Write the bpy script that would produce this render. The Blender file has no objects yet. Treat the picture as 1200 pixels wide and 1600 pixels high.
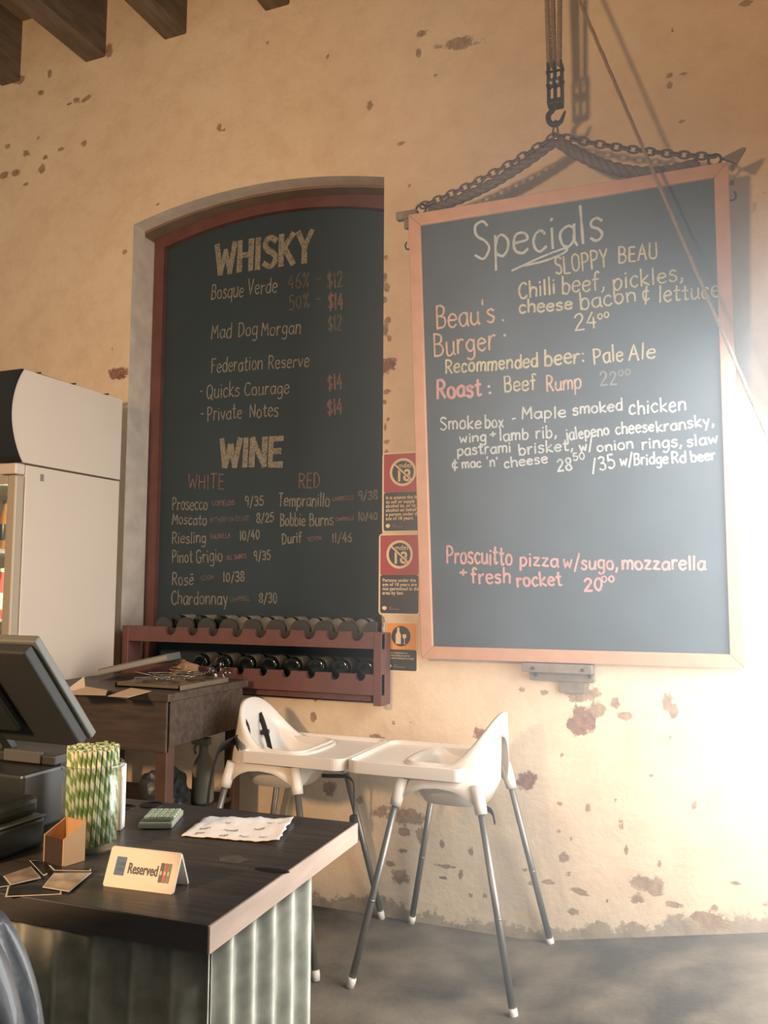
import bpy, bmesh, math, random
from mathutils import Vector, Matrix, noise
random.seed(7)
sc = bpy.context.scene
col = sc.collection
PI = math.pi

# ------------------------------------------------------------------ camera
CAM = Vector((0, -3.4, 1.36)); FPX = 1330.0
yaw, pitch, roll = 0.3857, 0.0886, 0.0054
cf = Vector((-math.sin(yaw)*math.cos(pitch), math.cos(yaw)*math.cos(pitch), math.sin(pitch)))
_r = Vector((math.cos(yaw), math.sin(yaw), 0)); _u = _r.cross(cf)
cr = _r*math.cos(roll)+_u*math.sin(roll); cu = -_r*math.sin(roll)+_u*math.cos(roll)
cd = bpy.data.cameras.new('camera'); cam = bpy.data.objects.new('camera', cd); col.objects.link(cam)
m3 = Matrix((cr, cu, -cf)).transposed()
cam.matrix_world = Matrix.Translation(CAM) @ m3.to_4x4()
cd.sensor_width = 36; cd.sensor_fit = 'AUTO'; cd.lens = 36*FPX/1600; cd.clip_start = .02
sc.camera = cam

# ------------------------------------------------------------------ light
sc.view_settings.view_transform = 'Standard'; sc.view_settings.look = 'None'
sc.view_settings.exposure = 0.0; sc.view_settings.gamma = 1; sc.view_settings.use_curve_mapping = False
w = bpy.data.worlds.new('world'); sc.world = w; w.use_nodes = True
w.node_tree.nodes['Background'].inputs[0].default_value = (1.0, .88, .74, 1)
w.node_tree.nodes['Background'].inputs[1].default_value = .26
def area(name, loc, target, sx, sy, power, color, spread=PI):
    l = bpy.data.lights.new(name, 'AREA'); l.shape = 'RECTANGLE'; l.size = sx; l.size_y = sy
    l.energy = power; l.color = color; l.spread = spread
    o = bpy.data.objects.new(name, l); col.objects.link(o); o.location = loc
    o.rotation_euler = (Vector(target)-Vector(loc)).to_track_quat('-Z', 'Y').to_euler()
    return o
area('warm_room_lamp', (-1.75, -4.8, 2.18), (-1.2, 0, 1.9), .3, .3, 104, (1, .63, .36))
area('doorway_daylight', (.56, -.82, 1.3), (-.9, -.9, .55), 1.4, 2.0, 84, (.97, .97, .97))

# ------------------------------------------------------------------ helpers
def ray(x, y): return cf + cr*((x-600)/FPX) + cu*((800-y)/FPX)
def atY(x, y, Y): d = ray(x, y); return CAM + d*((Y-CAM.y)/d.y)
def atZ(x, y, Z): d = ray(x, y); return CAM + d*((Z-CAM.z)/d.z)
def atX(x, y, X): d = ray(x, y); return CAM + d*((X-CAM.x)/d.x)
def lin(c):
    return tuple(((v/255)/12.92 if v/255 <= .04045 else ((v/255+.055)/1.055)**2.4) for v in c)

MATS = {}
def mat(name, rgb, rough=.6, metal=0.0, var=.0, scale=20, bump=0, bscale=60, coat=0, rgb2=None, spec=.5, stretch=None):
    if name in MATS: return MATS[name]
    m = bpy.data.materials.new(name); m.use_nodes = True; nt = m.node_tree; b = nt.nodes['Principled BSDF']
    b.inputs['Roughness'].default_value = rough; b.inputs['Metallic'].default_value = metal
    b.inputs['Specular IOR Level'].default_value = spec; b.inputs['Coat Weight'].default_value = coat
    c = lin(rgb); b.inputs['Base Color'].default_value = (*c, 1)
    tc = None
    def coords():
        t = nt.nodes.new('ShaderNodeTexCoord'); out = t.outputs['Object']
        if stretch:
            mp = nt.nodes.new('ShaderNodeMapping'); mp.inputs['Scale'].default_value = stretch
            nt.links.new(out, mp.inputs['Vector']); out = mp.outputs['Vector']
        return out
    if var or rgb2:
        tc = coords(); n = nt.nodes.new('ShaderNodeTexNoise'); n.inputs['Scale'].default_value = scale; n.inputs['Detail'].default_value = 6
        nt.links.new(tc, n.inputs['Vector'])
        r = nt.nodes.new('ShaderNodeValToRGB'); r.color_ramp.elements[0].position = .35; r.color_ramp.elements[1].position = .68
        c2 = lin(rgb2) if rgb2 else tuple(v*(1-var) for v in c)
        r.color_ramp.elements[0].color = (*c2, 1); r.color_ramp.elements[1].color = (*c, 1)
        nt.links.new(n.outputs['Fac'], r.inputs['Fac']); nt.links.new(r.outputs['Color'], b.inputs['Base Color'])
    if bump:
        tc = tc or coords(); n2 = nt.nodes.new('ShaderNodeTexNoise'); n2.inputs['Scale'].default_value = bscale; n2.inputs['Detail'].default_value = 5
        bp = nt.nodes.new('ShaderNodeBump'); bp.inputs['Strength'].default_value = bump; bp.inputs['Distance'].default_value = .01
        nt.links.new(tc, n2.inputs['Vector']); nt.links.new(n2.outputs['Fac'], bp.inputs['Height']); nt.links.new(bp.outputs['Normal'], b.inputs['Normal'])
    MATS[name] = m; return m

def link(name, me, m, parent=None):
    o = bpy.data.objects.new(name, me); col.objects.link(o)
    if m is not None:
        for mm in (m if isinstance(m, (list, tuple)) else [m]): me.materials.append(mm)
    if parent is not None: o.parent = parent
    return o
def tag(o, label=None, cat=None, group=None, kind=None):
    if label: o['label'] = label
    if cat: o['category'] = cat
    if group: o['group'] = group
    if kind: o['kind'] = kind
    return o
def thing(name, label, cat, loc=(0, 0, 0), rz=0, group=None):
    o = bpy.data.objects.new(name, None); o.empty_display_size = .05; col.objects.link(o)
    o.location = loc; o.rotation_euler = (0, 0, rz); return tag(o, label, cat, group)
def copytree(o, parent=None):
    c = o.copy(); col.objects.link(c); c.parent = parent
    for ch in list(o.children): copytree(ch, c)
    return c

class MB:
    """collects primitives into one bmesh"""
    def __init__(s): s.bm = bmesh.new()
    def box(s, x0, x1, y0, y1, z0, z1, bev=0, seg=2, M=None, mi=0):
        t = bmesh.new(); bmesh.ops.create_cube(t, size=1)
        for v in t.verts:
            v.co = Vector(((x0+x1)/2+v.co.x*(x1-x0), (y0+y1)/2+v.co.y*(y1-y0), (z0+z1)/2+v.co.z*(z1-z0)))
        if bev: bmesh.ops.bevel(t, geom=t.edges[:], offset=bev, segments=seg, profile=.5, affect='EDGES')
        return s.add(t, M, mi)
    def add(s, t, M=None, mi=0):
        if M is not None: bmesh.ops.transform(t, matrix=M, verts=t.verts)
        bmesh.ops.recalc_face_normals(t, faces=t.faces)
        mp = {}
        for v in t.verts: mp[v] = s.bm.verts.new(v.co)
        for f in t.faces:
            try:
                g = s.bm.faces.new([mp[v] for v in f.verts]); g.material_index = mi if mi else f.material_index; g.smooth = f.smooth
            except ValueError: pass
        t.free(); return s
    def tube(s, pts, r, n=10, closed=False, caps=True, mi=0, flat=None):
        pts = [Vector(p) for p in pts]; N = len(pts); t = bmesh.new(); rings = []
        rr = r if isinstance(r, (list, tuple)) else [r]*N
        prev = None
        for i, p in enumerate(pts):
            if closed: d = pts[(i+1) % N]-pts[i-1]
            else: d = pts[min(i+1, N-1)]-pts[max(i-1, 0)]
            d = d.normalized() if d.length > 1e-9 else Vector((0, 0, 1))
            if prev is None:
                a = Vector((0, 0, 1)) if abs(d.z) < .9 else Vector((1, 0, 0)); e1 = d.cross(a).normalized()
            else:
                e1 = prev - d*prev.dot(d)
                e1 = e1.normalized() if e1.length > 1e-6 else d.orthogonal().normalized()
            prev = e1; e2 = d.cross(e1)
            k = flat or 1
            rings.append([t.verts.new(p+(e1*math.cos(2*PI*j/n)+e2*math.sin(2*PI*j/n)*k)*rr[i]) for j in range(n)])
        for i in range(N if closed else N-1):
            A, B = rings[i], rings[(i+1) % N]
            for j in range(n):
                f = t.faces.new((A[j], A[(j+1) % n], B[(j+1) % n], B[j])); f.smooth = True
        if caps and not closed:
            t.faces.new(rings[0][::-1]); t.faces.new(rings[-1])
        return s.add(t, None, mi)
    def lathe(s, prof, n=24, M=None, mi=0, smooth=True):
        t = bmesh.new(); rings = []
        for r, z in prof:
            if r < 1e-6: rings.append([t.verts.new((0, 0, z))])
            else: rings.append([t.verts.new((r*math.cos(2*PI*j/n), r*math.sin(2*PI*j/n), z)) for j in range(n)])
        for A, B in zip(rings, rings[1:]):
            if len(A) == 1 and len(B) == 1: continue
            for j in range(n):
                k = (j+1) % n
                if len(A) == 1: f = t.faces.new((A[0], B[k], B[j]))
                elif len(B) == 1: f = t.faces.new((A[j], A[k], B[0]))
                else: f = t.faces.new((A[j], A[k], B[k], B[j]))
                f.smooth = smooth
        return s.add(t, M, mi)
    def prism(s, pts, z0, z1, M=None, mi=0, bev=0):
        """polygon in local xy, extruded along z"""
        t = bmesh.new(); a = [t.verts.new((p[0], p[1], z0)) for p in pts]; b = [t.verts.new((p[0], p[1], z1)) for p in pts]
        n = len(pts); t.faces.new(a[::-1]); t.faces.new(b)
        for i in range(n): t.faces.new((a[i], a[(i+1) % n], b[(i+1) % n], b[i]))
        if bev: bmesh.ops.bevel(t, geom=[e for e in t.edges], offset=bev, segments=2, profile=.5, affect='EDGES')
        return s.add(t, M, mi)
    def build(s, name, m, parent=None, smooth=None):
        me = bpy.data.meshes.new(name); s.bm.to_mesh(me); s.bm.free()
        if smooth:
            for p in me.polygons: p.use_smooth = True
        return link(name, me, m, parent)
def poly_mesh(name, verts, faces, m, parent=None, smooth=False):
    me = bpy.data.meshes.new(name); me.from_pydata([tuple(v) for v in verts], [], faces); me.update()
    if smooth:
        for p in me.polygons: p.use_smooth = True
    return link(name, me, m, parent)
def frame_matrix(o, ex, ey, ez):
    return Matrix(((ex.x, ey.x, ez.x, o.x), (ex.y, ey.y, ez.y, o.y), (ex.z, ey.z, ez.z, o.z), (0, 0, 0, 1)))
def rrect(x0, x1, y0, y1, r, n=6):
    P = []
    for cx, cy, a in ((x1-r, y0+r, -90), (x1-r, y1-r, 0), (x0+r, y1-r, 90), (x0+r, y0+r, 180)):
        for i in range(n+1):
            t = math.radians(a+90*i/n); P.append((cx+r*math.cos(t), cy+r*math.sin(t)))
    return P
def catmull(P, k=6, closed=False):
    P = [Vector(p) for p in P]; n = len(P)
    if n < 3: return P
    out = []
    rng = n if closed else n-1
    for i in range(rng):
        p1, p2 = P[i], P[(i+1) % n]
        p0 = P[i-1] if (i > 0 or closed) else p1*2-p2
        p3 = P[(i+2) % n] if (i+2 < n or closed) else p2*2-p1
        for j in range(k):
            t = j/k
            out.append(.5*((2*p1)+(p2-p0)*t+(2*p0-5*p1+4*p2-p3)*t*t+(3*p1-p0-3*p2+p3)*t**3))
    if not closed: out.append(P[-1])
    return out

# ------------------------------------------------------------------ materials
def plaster_material():
    m = bpy.data.materials.new('old_cream_plaster'); m.use_nodes = True; nt = m.node_tree; b = nt.nodes['Principled BSDF']; L = nt.links.new
    N = nt.nodes.new
    tc = N('ShaderNodeTexCoord')
    def noise_(scale, detail=6, rough=.6):
        n = N('ShaderNodeTexNoise'); n.inputs['Scale'].default_value = scale; n.inputs['Detail'].default_value = detail; n.inputs['Roughness'].default_value = rough
        L(tc.outputs['Object'], n.inputs['Vector']); return n.outputs['Fac']
    def ramp(fac, stops):
        r = N('ShaderNodeValToRGB'); e = r.color_ramp.elements
        while len(e) < len(stops): e.new(.5)
        for el, (p, c) in zip(e, stops): el.position = p; el.color = (*lin(c), 1)
        L(fac, r.inputs['Fac']); return r.outputs['Color']
    def math_(op, a, bb=None):
        n = N('ShaderNodeMath'); n.operation = op
        for i, v in enumerate((a, bb)):
            if v is None: continue
            if isinstance(v, (int, float)): n.inputs[i].default_value = v
            else: L(v, n.inputs[i])
        return n.outputs[0]
    def mix(f, a, c):
        n = N('ShaderNodeMix'); n.data_type = 'RGBA'
        if isinstance(f, (int, float)): n.inputs[0].default_value = f
        else: L(f, n.inputs[0])
        L(a, n.inputs[6]); L(c, n.inputs[7]); return n.outputs[2]
    base = ramp(noise_(1.6, 8), [(.3, (222, 196, 164)), (.5, (232, 209, 178)), (.72, (238, 218, 190))])
    blotch = ramp(noise_(7, 8, .7), [(.3, (206, 184, 152)), (.55, (240, 224, 196))])
    c = mix(.35, base, blotch)
    # fine scuffs
    sc_ = math_('GREATER_THAN', noise_(34, 4, .75), .715)
    scuffc = ramp(noise_(3), [(.4, (165, 138, 108)), (.6, (190, 160, 128))])
    c = mix(math_('MULTIPLY', sc_, .5), c, scuffc)
    # chips from the attributes laid on the mesh
    def chip(attr):
        a = N('ShaderNodeAttribute'); a.attribute_name = attr
        f = math_('ADD', a.outputs['Fac'], math_('ADD', math_('MULTIPLY', math_('SUBTRACT', noise_(15, 5, .65), .5), 1.3), math_('MULTIPLY', math_('SUBTRACT', noise_(55, 5, .7), .5), .9)))
        n = N('ShaderNodeMapRange'); n.inputs[1].default_value = .46; n.inputs[2].default_value = .62; L(f, n.inputs[0]); return n.outputs[0]
    cb, cg, cw = chip('chip_brick'), chip('chip_mortar'), chip('damp')
    brick = ramp(noise_(40, 5), [(.35, (136, 100, 84)), (.6, (160, 122, 102)), (.72, (190, 164, 138))])
    mort = ramp(noise_(30, 5), [(.35, (148, 122, 98)), (.65, (186, 160, 130))])
    damp = ramp(noise_(12, 6), [(.35, (140, 126, 106)), (.65, (178, 162, 138))])
    c = mix(math_('MULTIPLY', cw, .85), c, damp); c = mix(cg, c, mort); c = mix(cb, c, brick)
    L(c, b.inputs['Base Color']); b.inputs['Roughness'].default_value = .85; b.inputs['Specular IOR Level'].default_value = .2
    h = math_('ADD', math_('MULTIPLY', noise_(5, 5), 1.0), math_('MULTIPLY', noise_(45, 5), .22))
    h = math_('SUBTRACT', h, math_('MULTIPLY', math_('MAXIMUM', cb, cg), .3))
    bp = N('ShaderNodeBump'); bp.inputs['Strength'].default_value = .35; bp.inputs['Distance'].default_value = .02
    L(h, bp.inputs['Height']); L(bp.outputs['Normal'], b.inputs['Normal'])
    return m
PLASTER = plaster_material()
JAMB = mat('grey_limewash', (226, 210, 190), .85, var=.22, scale=9, bump=.2, bscale=40, spec=.2)
CONC = mat('dark_concrete', (138, 128, 112), .6, rgb2=(72, 69, 63), scale=3.2, bump=.25, bscale=50, spec=.35)
TIMBER = mat('old_grey_timber', (116, 100, 80), .8, var=.35, scale=6, stretch=(6, 1, 6), bump=.2, bscale=20)
CEIL = mat('ceiling_boards', (140, 122, 98), .85, var=.2, scale=3)
REDWOOD = mat('dark_red_paint', (112, 74, 68), .55, var=.2, scale=14, bump=.1)
SLATE = mat('blackboard_paint', (58, 72, 80), .62, var=.12, scale=3, spec=.3)
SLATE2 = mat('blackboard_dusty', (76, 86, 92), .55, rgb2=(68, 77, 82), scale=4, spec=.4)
PINE = mat('pine_frame', (204, 156, 126), .5, var=.12, scale=5, stretch=(3, 3, 3), spec=.35)
WHITE = mat('white_plastic', (236, 228, 216), .38)
STEEL = mat('brushed_grey_steel', (150, 146, 140), .42, metal=.75)
CHROME = mat('polished_cutlery', (205, 200, 190), .18, metal=1)
IRON = mat('dark_iron', (70, 66, 64), .5, metal=.5, var=.3, scale=40)
RUST = mat('rusty_chain', (112, 96, 88), .65, metal=.3, var=.3, scale=60)
GALV = mat('galvanised_iron', (188, 190, 176), .45, metal=.35, rgb2=(150, 154, 142), scale=26)
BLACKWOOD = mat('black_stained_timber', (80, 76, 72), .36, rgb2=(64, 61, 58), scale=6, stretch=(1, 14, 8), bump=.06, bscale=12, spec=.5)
RAWEDGE = mat('raw_timber_edge', (226, 202, 184), .6, var=.18, scale=8, stretch=(6, 1, 6))
DESKWOOD = mat('dark_desk_timber', (94, 78, 66), .5, rgb2=(66, 56, 49), scale=5, stretch=(1, 8, 8))
BLACK = mat('black_plastic', (50, 54, 54), .38)
BLACKM = mat('matte_black', (56, 58, 57), .6)
GREYP = mat('grey_plastic', (138, 138, 130), .5)
FRIDGEW = mat('fridge_white', (226, 212, 194), .45, var=.03, scale=3)
PAPER = mat('paper_white', (250, 248, 246), .7)
KRAFT = mat('kraft_card', (214, 168, 120), .65, var=.06, scale=30)
CREAM = mat('cream_card', (246, 232, 210), .5)

def glass_mat(name, tint=(1, 1, 1), rough=.0, ior=1.45):
    m = bpy.data.materials.new(name); m.use_nodes = True; nt = m.node_tree
    for n in list(nt.nodes):
        if n.type == 'BSDF_PRINCIPLED': nt.nodes.remove(n)
    out = [n for n in nt.nodes if n.type == 'OUTPUT_MATERIAL'][0]
    t = nt.nodes.new('ShaderNodeBsdfTransparent'); t.inputs[0].default_value = (*tint, 1)
    g = nt.nodes.new('ShaderNodeBsdfGlossy'); g.inputs['Roughness'].default_value = .05
    lw = nt.nodes.new('ShaderNodeLayerWeight'); lw.inputs[0].default_value = .5
    pw = nt.nodes.new('ShaderNodeMath'); pw.operation = 'POWER'; pw.inputs[1].default_value = 4; nt.links.new(lw.outputs['Facing'], pw.inputs[0])
    fr = nt.nodes.new('ShaderNodeMath'); fr.operation = 'MULTIPLY_ADD'; fr.inputs[1].default_value = .6; fr.inputs[2].default_value = .07; nt.links.new(pw.outputs[0], fr.inputs[0])
    mx = nt.nodes.new('ShaderNodeMixShader')
    nt.links.new(fr.outputs[0], mx.inputs[0]); nt.links.new(t.outputs[0], mx.inputs[1]); nt.links.new(g.outputs[0], mx.inputs[2])
    nt.links.new(mx.outputs[0], out.inputs[0]); return m
GLASS = glass_mat('clear_glass', (.93, .96, .93))

# ------------------------------------------------------------------ the wall with its arched recess
RX0, RX1, RZS, RRISE, RZ0, RD = -2.765, -1.388, 3.195, .085, .87, .2
def arch(x, zs=RZS, rise=RRISE, x0=RX0, x1=RX1):
    h = (x1-x0)/2; R = (h*h+rise*rise)/(2*rise); d = x-(x0+x1)/2
    return zs+rise-R+math.sqrt(max(R*R-d*d, 0))
chips = []   # (X, Z, rx, rz, rotation, kind)
def ch(x, y, rx, ry, kind='m', rot=0):
    p = atY(x, y, 0); q = atY(x+rx, y, 0); s = atY(x, y+ry, 0)
    chips.append((p.x, p.z, max(abs(q.x-p.x), .004), max(abs(s.z-p.z), .004), rot, kind))
for a in [(718, 68, 36, 10, 'm', -.08), (657, 53, 9, 6), (654, 82, 5, 8), (680, 118, 5, 4), (765, 50, 2, 2), (186, 584, 16, 11, 'b'), (606, 572, 15, 13, 'b'),
          (603, 402, 5, 5), (601, 433, 4, 9), (604, 449, 5, 7), (600, 468, 4, 6), (606, 500, 6, 6), (602, 517, 5, 10), (608, 530, 4, 5), (605, 612, 8, 5), (601, 628, 4, 6), (607, 655, 4, 4), (602, 668, 3, 8), (604, 690, 5, 4), (750, 1147, 12, 12, 'b'), (772, 1152, 16, 9, 'b'), (822, 1222, 18, 16, 'b'), (628, 1275, 48, 13, 'm'),
          (515, 1232, 10, 12, 'm'), (905, 1080, 22, 22, 'm'), (908, 1120, 20, 26, 'b'), (930, 1108, 16, 16, 'm'), (925, 1085, 14, 14, 'm'), (898, 1132, 14, 12, 'b'), (918, 1128, 14, 14, 'b'), (905, 1142, 16, 9, 'b'), (962, 1100, 8, 10), (975, 1118, 16, 8),
          (1042, 1098, 9, 14), (1052, 1112, 8, 14), (1000, 1378, 24, 13, 'm'), (1022, 1388, 18, 16, 'm'), (995, 1405, 14, 7), (1055, 1414, 18, 5), (1114, 1440, 26, 16), (1090, 1432, 14, 10), (1115, 1418, 9, 4),
          (77, 116, 4, 8), (64, 145, 6, 4), (120, 157, 6, 6), (134, 154, 10, 4, 'm', .3), (108, 162, 4, 2), (30, 125, 9, 7), (12, 228, 5, 4), (41, 239, 6, 6), (66, 264, 6, 9), (70, 246, 5, 4), (25, 270, 7, 6), (7, 274, 7, 6),
          (40, 288, 4, 3), (95, 233, 5, 3), (131, 224, 6, 6), (343, 197, 4, 10), (350, 203, 4, 3), (578, 165, 5, 8), (418, 67, 3, 3), (512, 88, 4, 5), (627, 224, 7, 3), (195, 393, 4, 4), (246, 319, 4, 3), (175, 545, 4, 3),
          (1047, 133, 5, 6), (1046, 118, 5, 4), (1068, 116, 9, 4), (1050, 48, 4, 4), (1065, 190, 5, 3), (1165, 5, 12, 5), (1145, 262, 5, 9), (1143, 285, 6, 6), (1193, 300, 2, 2), (1175, 400, 2, 2),
          (875, 1256, 8, 5), (872, 1298, 5, 3), (893, 1311, 6, 4), (880, 1340, 11, 9), (888, 1366, 6, 4), (855, 1378, 14, 4), (905, 1393, 20, 5, 'm', -.2), (830, 1380, 8, 3), (948, 1407, 3, 4), (893, 1425, 10, 6),
          (1017, 1213, 6, 4), (945, 1183, 2, 2), (963, 1250, 3, 4), (970, 1290, 4, 12), (978, 1328, 4, 9), (1048, 1153, 3, 3), (878, 1181, 4, 6), (815, 1078, 8, 6), (850, 1082, 8, 5), (940, 1070, 3, 2), (966, 1073, 5, 3),
          (1030, 1350, 4, 7), (918, 1264, 5, 8), (845, 1224, 3, 3), (735, 1330, 5, 7), (700, 1355, 18, 4), (720, 1365, 6, 10), (692, 1372, 8, 4), (690, 1320, 6, 8), (628, 1330, 10, 6), (632, 1300, 10, 7), (660, 1305, 10, 14), (757, 1400, 4, 6),
          (625, 1370, 14, 14), (735, 1400, 4, 5), (560, 1310, 5, 6), (563, 1250, 5, 6), (498, 1290, 4, 7), (610, 1350, 8, 5), (820, 1360, 5, 4), (604, 706, 5, 5), (490, 1120, 5, 9), (492, 1092, 4, 6), (615, 1130, 4, 4), (588, 1152, 12, 6), (640, 1128, 3, 2),
          (570, 1090, 10, 5), (1150, 1380, 10, 4), (1195, 1412, 8, 3), (1130, 1130, 4, 3), (1085, 1260, 4, 10), (60, 215, 4, 3), (170, 80, 6, 12, 'm'), (595, 970, 6, 12), (599, 1012, 3, 8), (601, 1035, 4, 6), (598, 1058, 4, 9), (640, 290, 3, 3), (850, 60, 2, 2), (980, 65, 2, 2), (740, 240, 4, 3)]:
    ch(*a)
def chipval(x, z):
    vb = vm = 0
    for (cx, cz, rx, rz, rot, k) in chips:
        dx, dz = x-cx, z-cz
        if abs(dx) > 3*rx+.05 or abs(dz) > 3*rz+.05: continue
        ca, sa = math.cos(rot), math.sin(rot)
        u, v = (dx*ca+dz*sa)/rx, (-dx*sa+dz*ca)/rz
        f = max(0, 1.06-.6*math.hypot(u, v))
        if k == 'b': vb = max(vb, f)
        else: vm = max(vm, f)
    return min(vb, 1.15), min(vm, 1.15)
def dampval(x, z):
    n = noise.noise(Vector((x*3.1, 0, 1.7)))*.05+noise.noise(Vector((x*11, 0, 4)))*.03
    g = max(0, .2*(x+.72))
    top = .06+g+n
    return max(0, min(1.1, .52-(z-top)*9))
WX0, WX1, WZ1 = -4.4, .34, 4.5
def build_wall():
    V, Fa, MI = [], [], []
    def grid(xs, zf, nz, mi=0):
        base = len(V); cols = len(xs)
        for x in xs:
            z0, z1 = zf(x)
            for k in range(nz+1): V.append((x, 0, z0+(z1-z0)*k/nz))
        for i in range(cols-1):
            for k in range(nz):
                a = base+i*(nz+1)+k; Fa.append((a, a+nz+1, a+nz+2, a+1)); MI.append(mi)
    def lins(a, b, step):
        n = max(1, round((b-a)/step)); return [a+(b-a)*i/n for i in range(n+1)]
    grid(lins(WX0, RX0, .012), lambda x: (-.02, WZ1), 330)
    grid(lins(RX1, WX1, .012), lambda x: (-.02, WZ1), 370)
    xm = lins(RX0, RX1, .012)
    grid(xm, lambda x: (arch(x), WZ1), 100); grid(xm, lambda x: (-.02, RZ0), 74)
    # reveals
    def quadstrip(P, mi):
        b = len(V)
        for (x, z) in P: V.append((x, 0, z)); V.append((x, RD+.06, z))
        for i in range(len(P)-1):
            a = b+2*i; Fa.append((a, a+1, a+3, a+2)); MI.append(mi)
    quadstrip([(RX0, RZ0), (RX0, arch(RX0))], 1); quadstrip([(x, arch(x)) for x in xm], 1)
    quadstrip([(RX1, arch(RX1)), (RX1, RZ0)], 1); quadstrip([(RX1, RZ0), (RX0, RZ0)], 1)
    b = len(V); V.extend([(RX0, RD+.06, RZ0), (RX1, RD+.06, RZ0), (RX1, RD+.06, RZS+.15), (RX0, RD+.06, RZS+.15)]); Fa.append((b, b+1, b+2, b+3)); MI.append(1)
    # outer thickness of the wall
    b = len(V); V.extend([(WX0, .32, -.02), (WX1, .32, -.02), (WX1, .32, WZ1), (WX0, .32, WZ1), (WX0, 0, WZ1), (WX1, 0, WZ1), (WX0, 0, -.02), (WX1, 0, -.02)])
    for f in ((b+1, b, b+3, b+2), (b+4, b+5, b+2, b+3), (b, b+6, b+4, b+3), (b+7, b+1, b+2, b+5)): Fa.append(f); MI.append(0)
    me = bpy.data.meshes.new('wall_back'); me.from_pydata(V, [], Fa); me.update()
    for p, mi in zip(me.polygons, MI): p.material_index = mi
    ab = me.attributes.new('chip_brick', 'FLOAT', 'POINT'); am = me.attributes.new('chip_mortar', 'FLOAT', 'POINT'); ad = me.attributes.new('damp', 'FLOAT', 'POINT')
    vb, vm, vd = [], [], []
    for (x, y, z) in V:
        if y == 0: q = chipval(x, z); vb.append(q[0]); vm.append(q[1]); vd.append(dampval(x, z))
        else: vb.append(0); vm.append(0); vd.append(0)
    ab.data.foreach_set('value', vb); am.data.foreach_set('value', vm); ad.data.foreach_set('value', vd)
    o = link('wall_back', me, [PLASTER, JAMB]); o['kind'] = 'structure'
build_wall()
# floor: rough concrete that ramps up towards the doorway on the right
def floor_z(x, y):
    k = min(1, max(0, (y+2.2)/1.2)); return .19*max(0, x+.74)*k
V, Fa = [], []
nx, ny = 60, 60
for i in range(nx+1):
    for j in range(ny+1):
        x = -5+7*i/nx; y = -7+7*j/ny; V.append((x, y, floor_z(x, y)))
for i in range(nx):
    for j in range(ny):
        a = i*(ny+1)+j; Fa.append((a, a+ny+1, a+ny+2, a+1))
o = poly_mesh('floor', V, Fa, CONC, smooth=True); o['kind'] = 'structure'
o = MB().box(-5, 2, -7, .32, 4.5, 4.56).build('ceiling', CEIL); o['kind'] = 'structure'
# wall beside the doorway on the right: pier, lintel, pier
mb = MB(); mb.box(.34, .6, -.07, .32, -.02, 4.5); mb.box(.34, .6, -2.0, -1.6, -.02, 4.5); mb.box(.34, .6, -1.6, -.07, 2.75, 4.5)
o = mb.build('wall_right', JAMB); o['kind'] = 'structure'
for i, x1 in enumerate((-3.575, -2.985, -2.475, -1.885, -1.35, -.82, -.29, .24)):
    mb = MB(); mb.box(x1-.135, x1, -4.5, .02, 4.15, 4.5, .008)
    o = mb.build('trim_%d' % (i+1), TIMBER); o['kind'] = 'structure'

# ------------------------------------------------------------------ stroke lettering (chalk)
G = {}
def g(c, w, *strokes): G[c] = (w, [[tuple(float(v) for v in p.split(',')) for p in s.lstrip('!').split()] for s in strokes], [s.startswith('!') for s in strokes])
g('a', 5, '4.6,5.2 3,6 1,5 .3,3 1,.7 2.5,0 4,1.2 4.6,3', '!4.6,6 4.6,1.2 5.2,0')
g('b', 5, '!.5,10 .5,0', '.5,3.5 1.5,5.6 3,6 4.5,4.5 4.6,2 3.4,.2 1.8,0 .5,1.6')
g('c', 4.4, '4.2,5 3,6 1.3,5.4 .3,3.2 1,.8 2.6,0 4.3,1')
g('d', 5, '4.6,4.6 3.2,6 1.4,5.4 .3,3 1,.7 2.6,0 4,1 4.6,2.6', '!4.6,10 4.6,0')
g('e', 4.8, '.6,3.2 4.4,3.6 4,5.4 2.6,6 1,5.2 .3,3 1,.8 2.8,0 4.5,1')
g('f', 4, '4,9 3,10 1.9,9.4 1.6,7 1.6,0', '!.2,5.6 3.5,5.8')
g('g', 5, '4.6,5 3,6 1.2,5.2 .4,3.2 1.2,1 2.8,.6 4.2,1.8 4.6,3.4', '4.6,6 4.6,0 4.2,-2.6 2.6,-3.6 .8,-2.8')
g('h', 5, '!.5,10 .5,0', '.5,3.4 1.8,5.6 3.4,5.8 4.4,4.4 4.5,0')
g('i', 1.6, '!.8,6 .8,0', '!.7,8.1 .9,8.6')
g('j', 2.6, '1.9,6 1.9,-1.6 1.2,-3.2 -.4,-3', '!1.9,8.1 2.1,8.6')
g('k', 4.6, '!.5,10 .5,0', '!4.2,6 .6,2.8 4.5,0')
g('l', 1.6, '!.8,10 .8,0')
g('m', 7.4, '!.5,6 .5,0', '.5,3.6 1.7,5.8 3,5.8 3.7,4.4 3.7,0', '3.7,3.6 4.9,5.8 6.2,5.8 6.9,4.4 6.9,0')
g('n', 5, '!.5,6 .5,0', '.5,3.4 1.9,5.7 3.4,5.8 4.4,4.4 4.5,0')
g('o', 5, '2.6,6 1,5.2 .3,3 1,.8 2.5,0 4.1,.8 4.7,3 4,5.2 2.6,6')
g('p', 5, '!.5,6 .5,-3.6', '.5,3.6 1.6,5.7 3.1,6 4.5,4.6 4.6,2.2 3.4,.2 1.8,.1 .5,1.6')
g('q', 5, '4.6,5 3.2,6 1.4,5.4 .4,3 1.1,.7 2.7,.1 4,1 4.6,2.6', '!4.6,6 4.6,-3.4 5.4,-2.8')
g('r', 3.6, '!.5,6 .5,0', '.5,3.2 1.4,5.2 2.6,5.9 3.6,5.5')
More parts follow.
